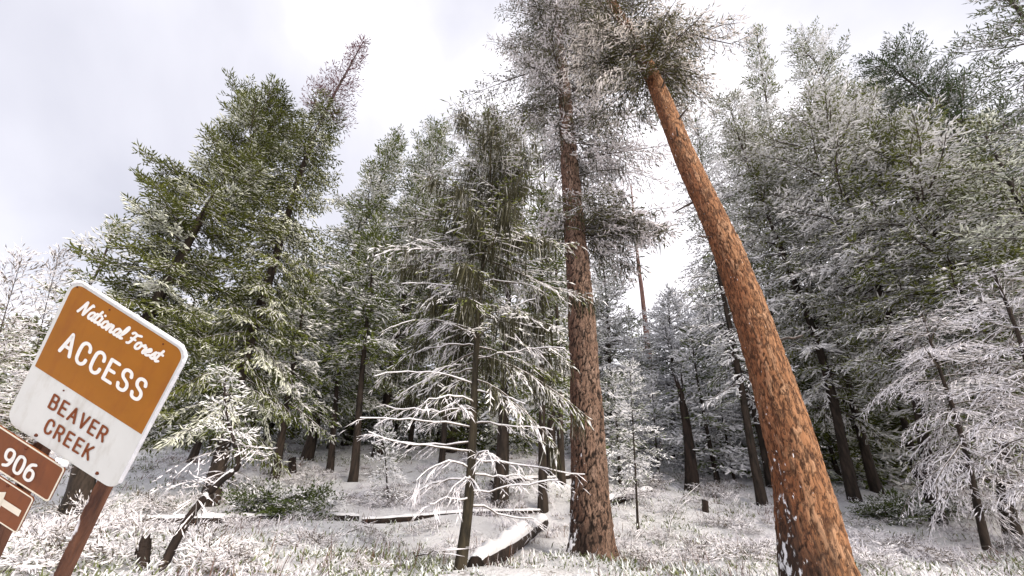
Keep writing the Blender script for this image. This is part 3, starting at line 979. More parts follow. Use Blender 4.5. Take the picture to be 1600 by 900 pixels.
# near tree of bare, thickly rimed twigs on the right
tree('rimed_fir', 'small tree with fans of snow white drooping twigs on the right', at_depth(1545, 8.8),
     [(1512, 720), (1490, 640), (1462, 560), (1440, 490)], .065, M_SNOWTWIG, 137, .8, [(0, 1.2), (.3, 1.9), (.7, 1.8), (1, .7)], 52,
     elev=(-.05, .4), droop=.6, upturn=.05, gaps=.2, sec_gap=.13, shoot_gap=.07, shoot_len=.12, shoot_w=.017, frost=1.15, frost_var=.3, rad=.022, hang=.5, wood_mat=M_SNOWTWIG)
tree('rimed_fir', 'thin tree with snow white twigs cut by the right edge', at_depth(1640, 7.2),
     [(1620, 640), (1590, 520), (1550, 420)], .06, M_SNOWTWIG, 138, .9, [(0, 1.0), (.3, 1.4), (.7, 1.3), (1, .5)], 46,
     elev=(-.05, .4), droop=.45, upturn=.05, gaps=.2, sec_gap=.13, shoot_gap=.075, shoot_len=.12, shoot_w=.016, frost=1.0, frost_var=.3, rad=.02, hang=.45, wood_mat=M_SNOWTWIG)
# far left
tree('spruce_tree', 'sparse little spruce top against the sky left of the sign', at_depth(40, 12.0),
     [(90, 520), (150, 430), (182, 346)], .08, M_FIR, 141, 2.0, [(0, 1.6), (.4, 1.5), (.8, 1.0), (1, .4)], 60, **dict(fir_kw, frost=.7, gaps=.5, shoot_len=.2, shoot_w=.05))
tree('frosted_sapling', 'bare rimed sapling with combed side twigs at the left edge', at_depth(-60, 7.5),
     [(-10, 560), (35, 400)], .018, M_SNOWTWIG, 142, 1.0, [(0, .8), (.4, .8), (.8, .5), (1, .2)], 80, r1=.004, cat='sapling',
     elev=(.1, .9), droop=.1, upturn=.1, gaps=.2, sec_gap=.16, shoot_gap=.09, shoot_len=.11, shoot_w=.016, frost=.8, frost_var=.3, rad=.014, wood_mat=M_SNOWTWIG)
tree('frosted_sapling', 'bare rimed sapling just left of the top of the access sign', at_depth(20, 8.5),
     [(55, 560), (92, 395)], .018, M_SNOWTWIG, 143, 1.0, [(0, .8), (.4, .8), (.8, .5), (1, .2)], 75, r1=.004, cat='sapling',
     elev=(.1, .9), droop=.1, upturn=.1, gaps=.2, sec_gap=.16, shoot_gap=.09, shoot_len=.11, shoot_w=.016, frost=.8, frost_var=.3, rad=.014, wood_mat=M_SNOWTWIG)


# ------------------------------------------------------------------ lichen hung small tree in front, each lower branch a part
def lichen_tree():
    base = on_ground(714, 898)
    root = thing('lichen_tree', base, 'small dying tree draped in dark lichen with bare snowy lower branches', 'tree')
    a = curve_points(np.array([base] + [rise(base, *p) for p in ((727, 830), (737, 720), (741, 620), (747, 500), (760, 360), (778, 215))]) - base, 26)
    trunk_mesh(a, .062, .010, sides=14, n=26, flare=1.25, flare_h=.4, seed=3, knob=.05).build('trunk', M_MOSSBARK, root, smooth=True)
    H = a[-1, 2]
    rng = np.random.default_rng(9)
    zc = lambda x, y: rise(base, x, y)[2] - base[2]
    leaf, wood, lich = conifer(55, a, zc(742, 600), [(0, 1.3), (.2, 1.95), (.5, 1.8), (.8, 1.45), (1, .9)], 92,
                               elev=(-.05, .3), droop=.45, upturn=.15, lichen_n=17000, lichen_len=.30, clump=60, gaps=.5,
                               sec_gap=.12, shoot_gap=.07, shoot_len=.11, shoot_w=.020, frost=.72, frost_var=.45, rad=.024, hang=.35, curl=-.05)
    tag(leaf.build('crown', M_RIME, root), kind='stuff')
    tag(wood.build('limbs', M_SNOWTWIG, root), kind='stuff')
    tag(lich.build('hanging_lichen', M_LICHEN, root), kind='stuff')
    # bare lower branches: (height pixel row, azimuth, length, elevation, droop)
    spec = [(640, 3.05, 1.15, -.05, .05), (668, 3.25, 1.25, .18, .28), (690, 2.9, 1.35, -.02, -.02), (705, 3.4, 1.2, -.08, .0), (735, 3.6, .6, .35, .9), (752, 2.7, .85, .3, .75),
            (662, .1, 1.0, .15, .35), (716, -.2, 1.2, .05, .2), (742, .25, .75, .15, .3), (768, -.4, 1.0, .0, .05), (790, .5, .8, -.1, .1), (600, 3.3, 1.76, .1, .35),
            (575, 2.8, 1.5, .15, .45), (610, -.3, 1.1, .1, .3), (655, -1.6, .8, .1, .3), (720, -1.2, .6, .3, .6), (780, 3.9, .55, .1, .4), (690, 1.6, .8, .1, .2), (748, 4.4, .5, .4, 1.0), (630, 4.1, .9, .2, .6),
            (540, 3.0, 2.03, .1, .3), (520, 3.5, 1.5, .2, .5), (480, 2.7, 1.75, .1, .25), (455, 3.3, 2.03, .15, .4), (420, 3.0, 1.5, .25, .5), (560, -.1, 1.76, .1, .35),
            (500, -.4, 1.2, .15, .4), (440, .2, 1.2, .2, .4), (400, 3.5, 1.2, .3, .5), (380, 2.8, 1.2, .3, .45), (530, 4.2, 1.0, .15, .4), (470, 4.0, 1.1, .2, .4), (350, -.2, 1.0, .3, .4), (330, 3.2, 1.0, .4, .5)]
    for i, (py, az, L, el, dr) in enumerate(spec):
        if py <= 610:                     # the upper arms are shorter and more bent
            L, el, dr = min(L, 1.75) * rng.uniform(.55, .85), el + rng.uniform(-.1, .25), dr + rng.uniform(-.1, .35)
        m = Mesh()
        o = axis_at(a, np.array([zc(738, py)]))
        pts = branch_set(rng, o, np.array([az]), np.array([L * 1.05]), np.array([el]), np.array([dr * .8]), np.array([.08]), n=10)
        pts[:, 1:, :] += np.cumsum(rng.normal(0, .017, (1, 9, 3)), 1)
        tubes(m, pts, np.linspace(.012, .003, 10), 5, frost=1.5)
        k = int(rng.integers(7, 14))
        s = .25 + .73 * rng.random(k)
        p, t = sample_poly(pts, np.zeros(k, int), s)
        d = rot_h(t, rng.choice([-1, 1], k) * (.7 + .3 * rng.random(k)))
        d[:, 2] -= .35 * rng.random(k)
        l2 = .06 + .30 * rng.random(k) ** 1.5
        spindles(m, p, d, l2, .010, 1.0, .4, curve=-.3)
        for j in range(k):
            q = 4
            s3 = .3 + .6 * rng.random(q)
            dd = rot_h(np.repeat(unit(d[j:j + 1]), q, 0), rng.choice([-1, 1], q) * .7)
            dd[:, 2] -= .3
            spindles(m, p[j] + unit(d[j:j + 1]) * (l2[j] * s3)[:, None] - UPZ * (.5 * l2[j] * s3 ** 2)[:, None], dd, 0.04 + 0.08 * rng.random(q), .008, 1.0, .4, curve=-.3)
        br = m.build('branch', M_SNOWTWIG, root)
        ms = Mesh()                       # snow lying along the branch
        w = np.linspace(.011, .005, 10) * (.55 + .9 * rng.random(10))
        w[0] *= .4
        tubes(ms, pts + UPZ * .009, w[None], 6, frost=1)
        ms.build('snow', M_SNOW, br, smooth=True)
    return root


lichen_tree()


# ------------------------------------------------------------------ snags, stumps and logs
def snag(name, label, base, pix, r0, r1, mat, seed, jag=.5, cat='dead tree', branches=0):
    root = thing(name, base, label, cat)
    a = curve_points(np.array([base] + [rise(base, *p) for p in pix]) - base, 20)
    m = trunk_mesh(a, r0, r1, sides=12, n=20, seed=seed, flare=1.3, flare_h=.35, knob=.07)
    rng = np.random.default_rng(seed)
    v = m.v[0]
    top = slice(19 * 12, 20 * 12)
    v[top, 2] += jag * (rng.random(12) ** 2 - .15)
    m.build('trunk', mat, root, smooth=False)
    for k in range(5):                    # splinters of the broken top
        ms = Mesh()
        an = rng.random() * 6.28
        p = a[-1] + np.array([math.cos(an) * r1 * .7, math.sin(an) * r1 * .7, -.15])
        spindles(ms, p[None], np.array([[math.cos(an) * .1, math.sin(an) * .1, 1]]), np.array([jag * (.6 + rng.random())]), np.array([r1 * .8]), .1, .5)
        ms.build('splinter', mat, root)
    if branches:
        z = a[-1, 2] * (.25 + .7 * rng.random(branches))
        L = .3 + rng.random(branches) * .7
        pts = branch_set(rng, axis_at(a, z), rng.random(branches) * 6.28, L, rng.normal(.2, .2, branches), L * 0 + .2, L * 0)
        leaf, wood = Mesh(), Mesh()
        foliage_on(rng, pts, L, leaf, wood, sec_gap=.22, shoot_gap=.12, shoot_len=.12, shoot_w=.02, frost=.9, rad=.018)
        tag(wood.build('dead_branches', M_SNOWTWIG, root), kind='stuff')
        tag(leaf.build('rimed_twigs', M_SNOWTWIG, root), kind='stuff')
    return root


snag('broken_snag', 'short dark broken snag with a split top between the two pines', on_ground(1082, 768), [(1076, 690), (1063, 608)], .24, .10, M_ROT, 5, jag=.7)
snag('broken_snag', 'dark dead trunk with a forked broken top close behind the leaning pine', on_ground(1207, 762), [(1185, 660), (1150, 570), (1128, 512)], .17, .13, M_BARKDARK, 6, jag=.5, branches=14)
snag('dead_trunk', 'far bare reddish trunk standing in the sky gap between the pines', at_depth(1026, 26.0), [(1008, 500), (996, 400), (986, 290)], .26, .06, M_BARKRED, 7, jag=.8, branches=20)
snag('stump', 'small black stump in the snowy brush right of the sign post', on_ground(222, 892), [(224, 868), (228, 842)], .05, .045, M_ROT, 8, jag=.06, cat='stump')
snag('stump', 'tiny black stump on the slope between the broken snag and leaning pine', on_ground(1102, 799), [(1102, 792), (1101, 783)], .075, .07, M_ROT, 9, jag=.05, cat='stump')
snag('stump', 'low dark stump in the frosted clearing left of the slender fir', on_ground(457, 738), [(457, 728), (457, 716)], .12, .11, M_ROT, 10, jag=.06, cat='stump')


def fallen_log(label, p0, p1, r0, r1, mat, seed, snow=.05, sides=14, n=30, lift=.5):
    rng = np.random.default_rng(seed)
    base = (p0 + p1) / 2
    root = thing('fallen_log', base, label, 'log')
    t = np.linspace(0, 1, n)[:, None]
    c = p0 * (1 - t) + p1 * t - base
    c[:, 2] += lift * r0 + .02 * np.sin(t[:, 0] * 7 + seed)
    r = np.linspace(r0, r1, n)
    m = Mesh()
    tubes(m, c, r, sides, frost=.35)
    v = m.v[0]
    cc = np.repeat(c, sides, 0)
    m.v[0] = cc + (v - cc) * (1 + rng.normal(0, .075, len(v)) + .05 * np.sin(np.repeat(np.arange(n), sides) * .9 + seed))[:, None]
    m.build('trunk', mat, root, smooth=True)
    ms = Mesh()                           # snow lying on the upper side
    T = unit(np.gradient(c, axis=0))
    S = unit(np.cross(T, UPZ))
    U = np.cross(S, T)
    k = 9
    aa = np.linspace(.22 * np.pi, .78 * np.pi, k) + 0
    hump = np.sin(np.linspace(0, np.pi, k)) ** .7
    w = vnoise(np.linspace(0, n * .33, n), np.full(n, 3.3 + seed))
    w2 = vnoise(np.linspace(0, n * 1.1, n), np.full(n, 9.3 + seed))
    amt = snow * np.clip(-.1 + 1.3 * w + .7 * w2, .02, 2) * np.sin(np.linspace(.02, np.pi - .02, n)) ** .25
    rad = r[:, None] * 1.01 + amt[:, None] * hump + rng.normal(0, .009, (n, k)) * hump
    V = c[:, None] + rad[..., None] * (np.cos(aa)[:, None] * S[:, None] + np.sin(aa)[:, None] * U[:, None])
    idx = np.arange(n * k).reshape(n, k)
    q = np.stack([idx[:-1, :-1], idx[1:, :-1], idx[1:, 1:], idx[:-1, 1:]], -1).reshape(-1, 4)
    ms.quads(V.reshape(-1, 3), q[:, ::-1])
    ms.build('snow', M_SNOW, root, smooth=True)
    return root


fallen_log('thick mossy log under a deep cap of snow beside the lichen hung tree', on_ground(742, 897), on_ground(850, 822), .10, .105, M_ROT, 2, snow=.14, lift=.45)
fallen_log('long thin fallen log across the left half with a line of snow', on_ground(205, 818), on_ground(560, 812), .075, .06, M_ROT, 3, snow=.045, lift=.5)
fallen_log('fallen log continuing behind the lichen hung tree to the upright pine', on_ground(565, 816), on_ground(850, 800), .06, .045, M_ROT, 4, snow=.04, lift=.5)
fallen_log('short snow covered log lying right of the upright pine', on_ground(948, 785), on_ground(1018, 768), .10, .09, M_ROT, 5, snow=.10, lift=.0)
fallen_log('dark log lying behind the trunks left of the upright pine', on_ground(768, 764), on_ground(890, 752), .13, .11, M_ROT, 6, snow=.04, lift=.8)


# ------------------------------------------------------------------ shrubs, saplings and grass
def shrub(name, label, base, w, h, mat, seed, n=60, frost=.7, shoot_len=.07, shoot_w=.03, woodmat=None, group=None, cat='shrub', hang=.1, gap=.06, elev=.8):
    rng = np.random.default_rng(seed)
    root = thing(name, base, label, cat, group)
    az = rng.random(n) * 6.28
    L = (0.5 + .6 * rng.random(n)) * math.hypot(w, h) * .75
    el = elev + rng.normal(0, .3, n)
    o = np.stack([rng.normal(0, w * .25, n), rng.normal(0, w * .25, n), np.full(n, -.03)], -1)
    pts = branch_set(rng, o, az, L, el, L * 0 + .35, L * 0 + .05)
    leaf, wood = Mesh(), Mesh()
    foliage_on(rng, pts, L, leaf, wood, sec_gap=.09, sec_len=.35, shoot_gap=gap, shoot_len=shoot_len, shoot_w=shoot_w, frost=frost, frost_var=.35, rad=.012, start=.2, sec_max=.4, hang=hang)
    tag(wood.build('stems', woodmat or M_SNOWTWIG, root), kind='stuff')
    tag(leaf.build('foliage', mat, root), kind='stuff')
    return root


shrub('evergreen_shrub', 'dark green shrub capped with snow behind the long log, left one of the pair', on_ground(408, 804), .75, .75, M_SHRUB, 1, frost=.55, n=120, shoot_len=.06, shoot_w=.032, gap=.05, group='snow capped shrubs by the log')
shrub('evergreen_shrub', 'dark green shrub capped with snow behind the long log, right one of the pair', on_ground(468, 806), .85, .65, M_SHRUB, 2, frost=.55, n=120, shoot_len=.06, shoot_w=.032, gap=.05, group='snow capped shrubs by the log')
shrub('evergreen_shrub', 'low green bush with dusted leaves at the foot of the rimed fir stem', on_ground(1400, 815), .9, .65, M_SHRUB, 3, frost=.45, n=100, shoot_len=.06, shoot_w=.028, gap=.05)
shrub('evergreen_shrub', 'low green bush below the snow white twigs on the right', on_ground(1462, 806), .9, .55, M_SHRUB, 4, frost=.45, n=90, shoot_len=.06, shoot_w=.028, gap=.05)


def sapling_arch():
    base = on_ground(250, 899)
    root = thing('bent_sapling', base, 'bent young pine with a snow loaded crown right of the sign', 'sapling')
    a = curve_points(np.array([base] + [rise(base, *p) for p in ((272, 850), (305, 795), (345, 752), (372, 728), (366, 690), (352, 640), (352, 575))]) - base, 40)
    r = np.interp(np.linspace(0, 1, 40), [0, .45, .62, 1], [.045, .034, .020, .006])
    a2 = a.copy()
    a2[0, 2] -= .2
    m = Mesh()
    tubes(m, a2, r, 9, frost=.9)
    m.build('trunk', M_ROT, root, smooth=True)
    ms = Mesh()
    i = slice(4, 27)
    w = r[i] * (.55 + .4 * np.random.default_rng(3).random(23))
    tubes(ms, a[i] + UPZ * r[i][:, None] * .75, w, 7, frost=1)
    ms.build('snow', M_SNOW, root, smooth=True)
    rng = np.random.default_rng(12)
    n = 46
    s = .58 + .42 * rng.random(n)
    p, t = sample_poly(a[None], np.zeros(n, int), s)
    az = rng.random(n) * 6.28
    L = np.interp(s, [.58, .75, 1], [.42, .42, .12]) * (.5 + .7 * rng.random(n))
    pts = branch_set(rng, p, az, L, .35 + rng.normal(0, .3, n), L * 0 + .2, L * 0 + .05)
    leaf, wood = Mesh(), Mesh()
    foliage_on(rng, pts, L, leaf, wood, sec_gap=.11, shoot_gap=.06, shoot_len=.075, shoot_w=.015, frost=.90, frost_var=.35, rad=.014, sec_max=.2, hang=.1, sec_min=.05)
    tag(leaf.build('crown', M_SHRUB, root), kind='stuff')
    tag(wood.build('limbs', M_SNOWTWIG, root), kind='stuff')
    n = 16                              # bare whips off the bend
    s = .3 + .3 * rng.random(n)
    p, t = sample_poly(a[None], np.zeros(n, int), s)
    L = .3 + .5 * rng.random(n)
    pts = branch_set(rng, p, rng.random(n) * 6.28, L, .3 + rng.normal(0, .4, n), L * 0 + .7, L * 0 + .1)
    leaf, wood = Mesh(), Mesh()
    foliage_on(rng, pts, L, leaf, wood, sec_gap=.16, shoot_gap=.09, shoot_len=.06, shoot_w=.012, frost=1.0, rad=.012, sec_max=.25, hang=.4)
    tag(wood.build('whips', M_SNOWTWIG, root), kind='stuff')
    tag(leaf.build('twigs', M_SNOWTWIG, root), kind='stuff')


sapling_arch()

brush_places = [((20, 893), .7, .5, 'snow buried brush at the left edge below the arrow sign'), ((70, 850), .6, .45, 'snowy brush showing left of the sign post under the route number sign'),
                ((165, 880), .6, .55, 'snowy brush close right of the sign post'), ((200, 835), .6, .6, 'tangled snowy brush behind the sign post under the sign'),
                ((285, 868), .5, .45, 'snowy brush below the bend of the young pine'), ((330, 890), .5, .35, 'frosted brush at the foot of the bent pine, right side'),
                ((130, 812), .7, .7, 'tall frosted brush behind the route number sign'), ((255, 800), .7, .8, 'frosted leafy brush between the sign and the bent pine'),
                ((600, 790), .6, .8, 'frosted thin brush left of the lichen hung tree'), ((1150, 830), .6, .5, 'frosted brush left of the leaning pine foot'),
                ((1130, 780), .7, .6, 'frosted brush on the slope behind the leaning pine'), ((1165, 880), .5, .35, 'low frosted brush beside the leaning pine foot')]
for i, ((px, py), w, h, lab) in enumerate(brush_places):
    shrub('frosted_brush', lab, on_ground(px, py), w, h, M_SNOWTWIG, 200 + i, n=26, frost=.95, shoot_len=.08, shoot_w=.014, cat='brush', group='frosted brush', hang=.35, gap=.075, elev=.75)

# low frosted brush scattered over the slope: copies of the brush above
brush_src = [o for o in list(COL.objects) if o.name.startswith('frosted_brush') and o.parent is None]
rb = random.Random(44)
placed = 0
for px, py in [(rb.uniform(340, 700), rb.uniform(822, 896)) for _ in range(13)] + [(rb.uniform(380, 840), rb.uniform(742, 800)) for _ in range(14)] \
        + [(rb.uniform(960, 1210), rb.uniform(745, 890)) for _ in range(24)] + [(rb.uniform(1330, 1600), rb.uniform(765, 895)) for _ in range(18)]:
    where = 'in the grass left of the upright pine' if px < 900 else 'between the two big pines' if px < 1250 else 'right of the leaning pine'
    sc = rb.uniform(.45, .8) * (1.0 if py > 810 else 1.35)
    copy_thing(rb.choice(brush_src), on_ground(px, py), rb.uniform(0, 6.28), (sc * 1.1, sc * .85), 'low frosted brush plant ' + where, 'brush', 'low brush ' + where)


def fallen_stick(label, p0, p1, r, seed):
    rng = np.random.default_rng(seed)
    b = on_ground(*p0)
    e = on_ground(*p1) - b
    L = np.linalg.norm(e)
    root = thing('fallen_branch', b, label, 'branch')
    t = np.linspace(0, 1, 9)[:, None]
    p = e * t + UPZ * (.03 + .22 * L * np.sin(t * 2.4) * .5) + np.cumsum(rng.normal(0, .012 * L, (9, 3)), 0)
    m = Mesh()
    tubes(m, p, np.linspace(r, r * .35, 9), 5, frost=.9)
    m.build('stem', M_LIMB, root)
    k = 7
    q, tt = sample_poly(p[None], np.zeros(k, int), .3 + .65 * rng.random(k))
    d = rot_h(tt, rng.choice([-1, 1], k) * .8)
    d[:, 2] += .3
    for j in range(k):
        m = Mesh()
        spindles(m, q[j:j + 1], d[j:j + 1], np.array([L * (.15 + .2 * rng.random())]), np.array([r * .9]), .9, .3, curve=np.array([-.1]))
        m.build('twig', M_SNOWTWIG, root)


for i, (lab, p0, p1, r) in enumerate((('curved bare stick poking from the snow right of the upright pine', (1048, 842), (1082, 800), .016),
                                      ('dark fallen branch on the slope left of the leaning pine', (1165, 822), (1120, 790), .014),
                                      ('bare stick lying in the grass left of the lichen hung tree', (640, 880), (690, 898), .012),
                                      ('bent bare branch on the snow at the lower right', (1590, 872), (1500, 815), .012),
                                      ('thin branch fallen before the long log', (520, 850), (590, 838), .012),
                                      ('bare stick beside the foot of the upright pine', (990, 880), (1000, 845), .014))):
    fallen_stick(lab, p0, p1, r, 60 + i)

# slim frosted saplings on the slope
sap_kw = dict(elev=(-.05, .7), droop=.3, upturn=.1, gaps=.25, sec_gap=.12, shoot_gap=.075, shoot_len=.10, shoot_w=.026, frost=.9, frost_var=.3, rad=.012, sec_max=.5)
tree('frosted_sapling', 'young snowy fir on a thin stem right of the upright pine trunk', on_ground(997, 830), [(993, 740), (984, 570)], .028, M_BLUE, 151, .9,
     [(0, .7), (.3, .8), (.7, .5), (1, .12)], 60, cat='sapling', r1=.006, **sap_kw)
tree('frosted_sapling', 'small snow loaded fir left of the lichen hung tree', on_ground(607, 795), [(603, 730), (598, 665)], .022, M_BLUE, 152, .25,
     [(0, .55), (.3, .55), (.7, .35), (1, .1)], 50, cat='sapling', r1=.006, **dict(sap_kw, frost=1.1))
tree('frosted_sapling', 'young rimed fir beside the broken snag', on_ground(1030, 745), [(1024, 680), (1018, 590)], .05, M_BLUE, 153, .5,
     [(0, 1.2), (.4, 1.1), (.8, .6), (1, .15)], 70, cat='sapling', r1=.008, **dict(sap_kw, sec_gap=.17, shoot_gap=.11, shoot_len=.16, shoot_w=.05, frost=1.15))
tree('frosted_sapling', 'young rimed fir close left of the dead trunk behind the leaning pine', on_ground(1148, 752), [(1130, 660), (1112, 575)], .05, M_BLUE, 154, .4,
     [(0, 1.2), (.4, 1.1), (.8, .6), (1, .15)], 70, cat='sapling', r1=.008, **dict(sap_kw, sec_gap=.17, shoot_gap=.11, shoot_len=.16, shoot_w=.05, frost=1.15))
tree('frosted_sapling', 'thin bare legged sapling between the leaning pine and the next stem', on_ground(1318, 712), [(1308, 660), (1290, 560)], .04, M_FIR, 155, 1.2,
     [(0, .8), (.4, .9), (.8, .5), (1, .15)], 50, cat='sapling', r1=.008, **dict(sap_kw, sec_gap=.17, shoot_gap=.11, shoot_len=.16, shoot_w=.04, frost=.6))

# dark stems deeper in the stand
stem_spec = [(516, 15.5, (540, 420), 'thin dark stemmed fir beside the slender fir above the shrubs'), (690, 17.0, (718, 330), 'dark stem seen just left of the lichen hung tree'),
             (782, 12.0, (800, 300), 'stout red brown stem right of the lichen hung tree'), (848, 11.5, (846, 300), 'dark stem standing close left of the upright pine'),
             (878, 13.5, (866, 330), 'slim stem half hidden by the upright pine on its left'), (640, 21.0, (690, 330), 'far dark stem in the clearing left of the lichen hung tree'),
             (300, 15.0, (400, 430), 'dark stem in the shade right of the sign'), (380, 17.0, (455, 440), 'dark stem between the spire spruce and the clearing'),
             (1250, 16.0, (1180, 330), 'dark stem showing right behind the leaning pine'), (1440, 15.0, (1330, 330), 'dark stem deep behind the rimed firs'), (1545, 16.0, (1400, 330), 'dark stem deep behind the snow white twigs')]
for i, (px, dist, top, lab) in enumerate(stem_spec):
    b = at_depth(px, dist)
    stout = 'stout' in lab
    tree('fir_tree', lab, b, [top], .2 if stout else .12, M_FIR if px < 900 else M_RIME, 300 + i, 2.4, [(0, 1.2), (.3, 1.5), (.7, 1.1), (1, .25)], 70,
         bark=M_BARKDARK, group='dark stems within the stand', **dict(fir_kw, frost=.55))

# ------------------------------------------------------------------ thicket of young firs under the tall trees
rs = random.Random(18)
young = [None] * 3
spots = [(px + rs.uniform(-22, 22), d * rs.uniform(.95, 1.05)) for d, xs in
         ((18.5, range(-160, 430, 62)), (21.0, range(420, 900, 52)), (24.0, range(-160, 900, 70)), (16.0, range(1225, 1800, 75)), (19.5, range(1180, 1800, 66)), (26.0, range(940, 1200, 48)), (15.0, (950, 1140))) for px in xs]
for j, (px, dist) in enumerate(spots):
    b = at_depth(px, dist)
    k = 1 if 900 < px < 1200 else (j % 2) * 2
    where = ('behind the signs and the bent pine' if px < 430 else 'beyond the clearing left of the upright pine' if px < 900 else
             'between the two big pines' if px < 1200 else 'under the grey rimed firs on the right')
    label, grp = 'young fir in the thicket ' + where, 'thicket ' + where
    if young[k] is None:
        young[k] = make_tree('young_fir', label, 'tree', np.zeros(3), np.array([(0, 0, 0), (.05, 0, 2.5), (0, .05, 5.0)]), .07, .01, (M_FIR, M_BLUE, M_SPRUCE)[k], 700 + k,
                             {'from': .25, 'prof': [(0, 1.35), (.3, 1.3), (.7, .8), (1, .15)], 'count': 70}, group=grp,
                             elev=(-.15, .5), droop=.3, upturn=.25, gaps=.25, sec_gap=.17, shoot_gap=.11, shoot_len=.19, shoot_w=.06, frost=(.62, .9, .5)[k], pads=.35, frost_var=.35, rad=.03)
        r = young[k]
        r.location = b
    else:
        r = copy_thing(young[k], b, 0, 1.0, label, 'tree', grp)
    s_ = rs.uniform(.8, 1.5) * (.8 if 900 < px < 1200 else 1.0)
    r.scale = (s_ * rs.uniform(.95, 1.2),) * 2 + (s_,)
    r.rotation_euler = (rs.gauss(0, .03), rs.gauss(0, .03), rs.uniform(0, 6.28))

# ------------------------------------------------------------------ the stand behind
protos = []
for i, mat in enumerate((M_FIR, M_BLUE, M_SPRUCE)):
    rngp = np.random.default_rng(500 + i)
    ax = np.array([(0, 0, 0), (.15, 0, 9.0), (0, .1, 18.0)])
    protos.append((ax, mat))
SKY = [(-400, 520), (0, 500), (150, 450), (330, 430), (470, 440), (560, 350), (620, 270), (760, 250), (850, 300), (920, 400), (1000, 490), (1060, 480), (1110, 300), (1250, 170), (1400, 200), (1600, 260), (2000, 260)]
rs = random.Random(8)
src = [None] * 3
cells = []
for row, dist in enumerate((21.5, 26, 32, 40, 52)):
    step = (190, 165, 140, 130, 120)[row]
    px = -260 + rs.uniform(0, step)
    while px < 1860:
        cells.append((px + rs.uniform(-.3, .3) * step, dist * rs.uniform(.93, 1.07)))
        px += step
for j, (px, dist) in enumerate(cells):
    b = at_depth(px, dist)
    # tree height so that its tip stays under the skyline of the photographed stand
    h = rs.uniform(15, 24)
    for _ in range(60):
        tx, ty = proj((b[0], b[1], b[2] + h))
        if ty < np.interp(tx, [p[0] for p in SKY], [p[1] for p in SKY]) + 10:
            h *= .95
        else:
            break
    if h < 3:
        continue
    k = j % 3
    label = ('far conifer dimly seen behind the signs and the two tall spruces' if px < 380 else
             'far conifer behind the frosted clearing and the three fir tops' if px < 860 else
             'far snowy conifer in the background between the two big pines' if px < 1180 else
             'far conifer behind the grey rimed firs right of the leaning pine')
    grp = 'far stand, ' + ('left end' if px < 380 else 'left of the pines' if px < 860 else 'between the pines' if px < 1180 else 'right end')
    if src[k] is None:
        axp, mat = protos[k]
        root = make_tree('far_conifer', label, 'tree', np.zeros(3), axp, .2, .02, mat, 500 + k,
                         {'from': .8, 'prof': [(0, 2.6), (.3, 2.5), (.7, 1.5), (1, .25)], 'count': 110}, group=grp,
                         elev=(-.3, .6), droop=.35, upturn=.25, gaps=.2, sec_gap=.24, shoot_gap=.15, shoot_len=.30, shoot_w=.09, frost=(.62, .9, .5)[k], pads=.25, frost_var=.3, rad=.04)
        src[k] = root
        r = root
        r.location = b
    else:
        r = copy_thing(src[k], b, 0, 1.0, label, 'tree', grp)
    s = h / 18.0
    r.scale = (max(s, .55) * rs.uniform(.85, 1.1),) * 2 + (s,)
    r.rotation_euler = (rs.gauss(0, .02), rs.gauss(0, .02), rs.uniform(0, 6.28))


# ------------------------------------------------------------------ grass and herbs
def ground_plants():
    rng = np.random.default_rng(21)
    n = 7600
    y = 3.9 + 21 * rng.random(n) ** 1.55
    x = (rng.random(n) * 2 - 1) * (y * 1.45 + 2.0)
    z = ground_base(x, y)
    patch = vnoise(x * .45 + 40, y * .45 + 40)
    for name, mat, sel, label, cat in (('grass', M_GRASS, (patch >= .40) & (vnoise(x * 1.3 + 9, y * 1.3 + 3) > .3), 'arching frosted grass tufts over the forest floor', 'grass'),
                                       ('ground_cover', M_HERB, patch < .56, 'low frosted herbs covering the slope', 'herbs')):
        m = Mesh()
        idx = np.where(sel)[0]
        if name == 'grass':
            k = 19
            i = np.repeat(idx, k)
            size = ((.18 + .38 * rng.random(n) ** 1.5) * (.55 + .9 * patch))[i] * np.interp(y[i], [4, 20], [1, 1.3])
            az = rng.random(len(i)) * 6.28
            el = .5 + .6 * rng.random(len(i))
            D = np.stack([np.cos(az) * np.cos(el), np.sin(az) * np.cos(el), np.sin(el)], -1)
            P = np.stack([x[i] + rng.normal(0, .05, len(i)), y[i] + rng.normal(0, .05, len(i)), z[i] - .02], -1)
            fr = np.clip((.95 + .5 * vnoise(x * .9 + 7, y * .9))[i] + rng.normal(0, .25, len(i)), 0, 1.3)
            blades(m, P, D, size * (.6 + .7 * rng.random(len(i))), .0085 * np.interp(y[i], [4, 20], [1, 2.8]), fr * 1.15, rng.random(len(i)), curve=-.55 - .4 * rng.random(len(i)))
        else:
            k = 8
            i = np.repeat(idx, k)
            az = rng.random(len(i)) * 6.28
            el = .3 + .9 * rng.random(len(i))
            D = np.stack([np.cos(az) * np.cos(el), np.sin(az) * np.cos(el), np.sin(el)], -1)
            P = np.stack([x[i] + rng.normal(0, .11, len(i)), y[i] + rng.normal(0, .11, len(i)), z[i] - .01 + .06 * rng.random(len(i))], -1)
            fr = np.clip((.42 + .6 * vnoise(x * .7 + 17, y * .7))[i] + rng.normal(0, .3, len(i)), 0, 1.4)
            s = np.interp(y[i], [4, 20], [1, 2.0])
            blades(m, P, D, .10 * s * (.6 + .9 * rng.random(len(i))), .016 * s, fr, rng.random(len(i)), -.2 + 0 * s)
        tag(m.build(name, mat), label, cat, kind='stuff')


ground_plants()


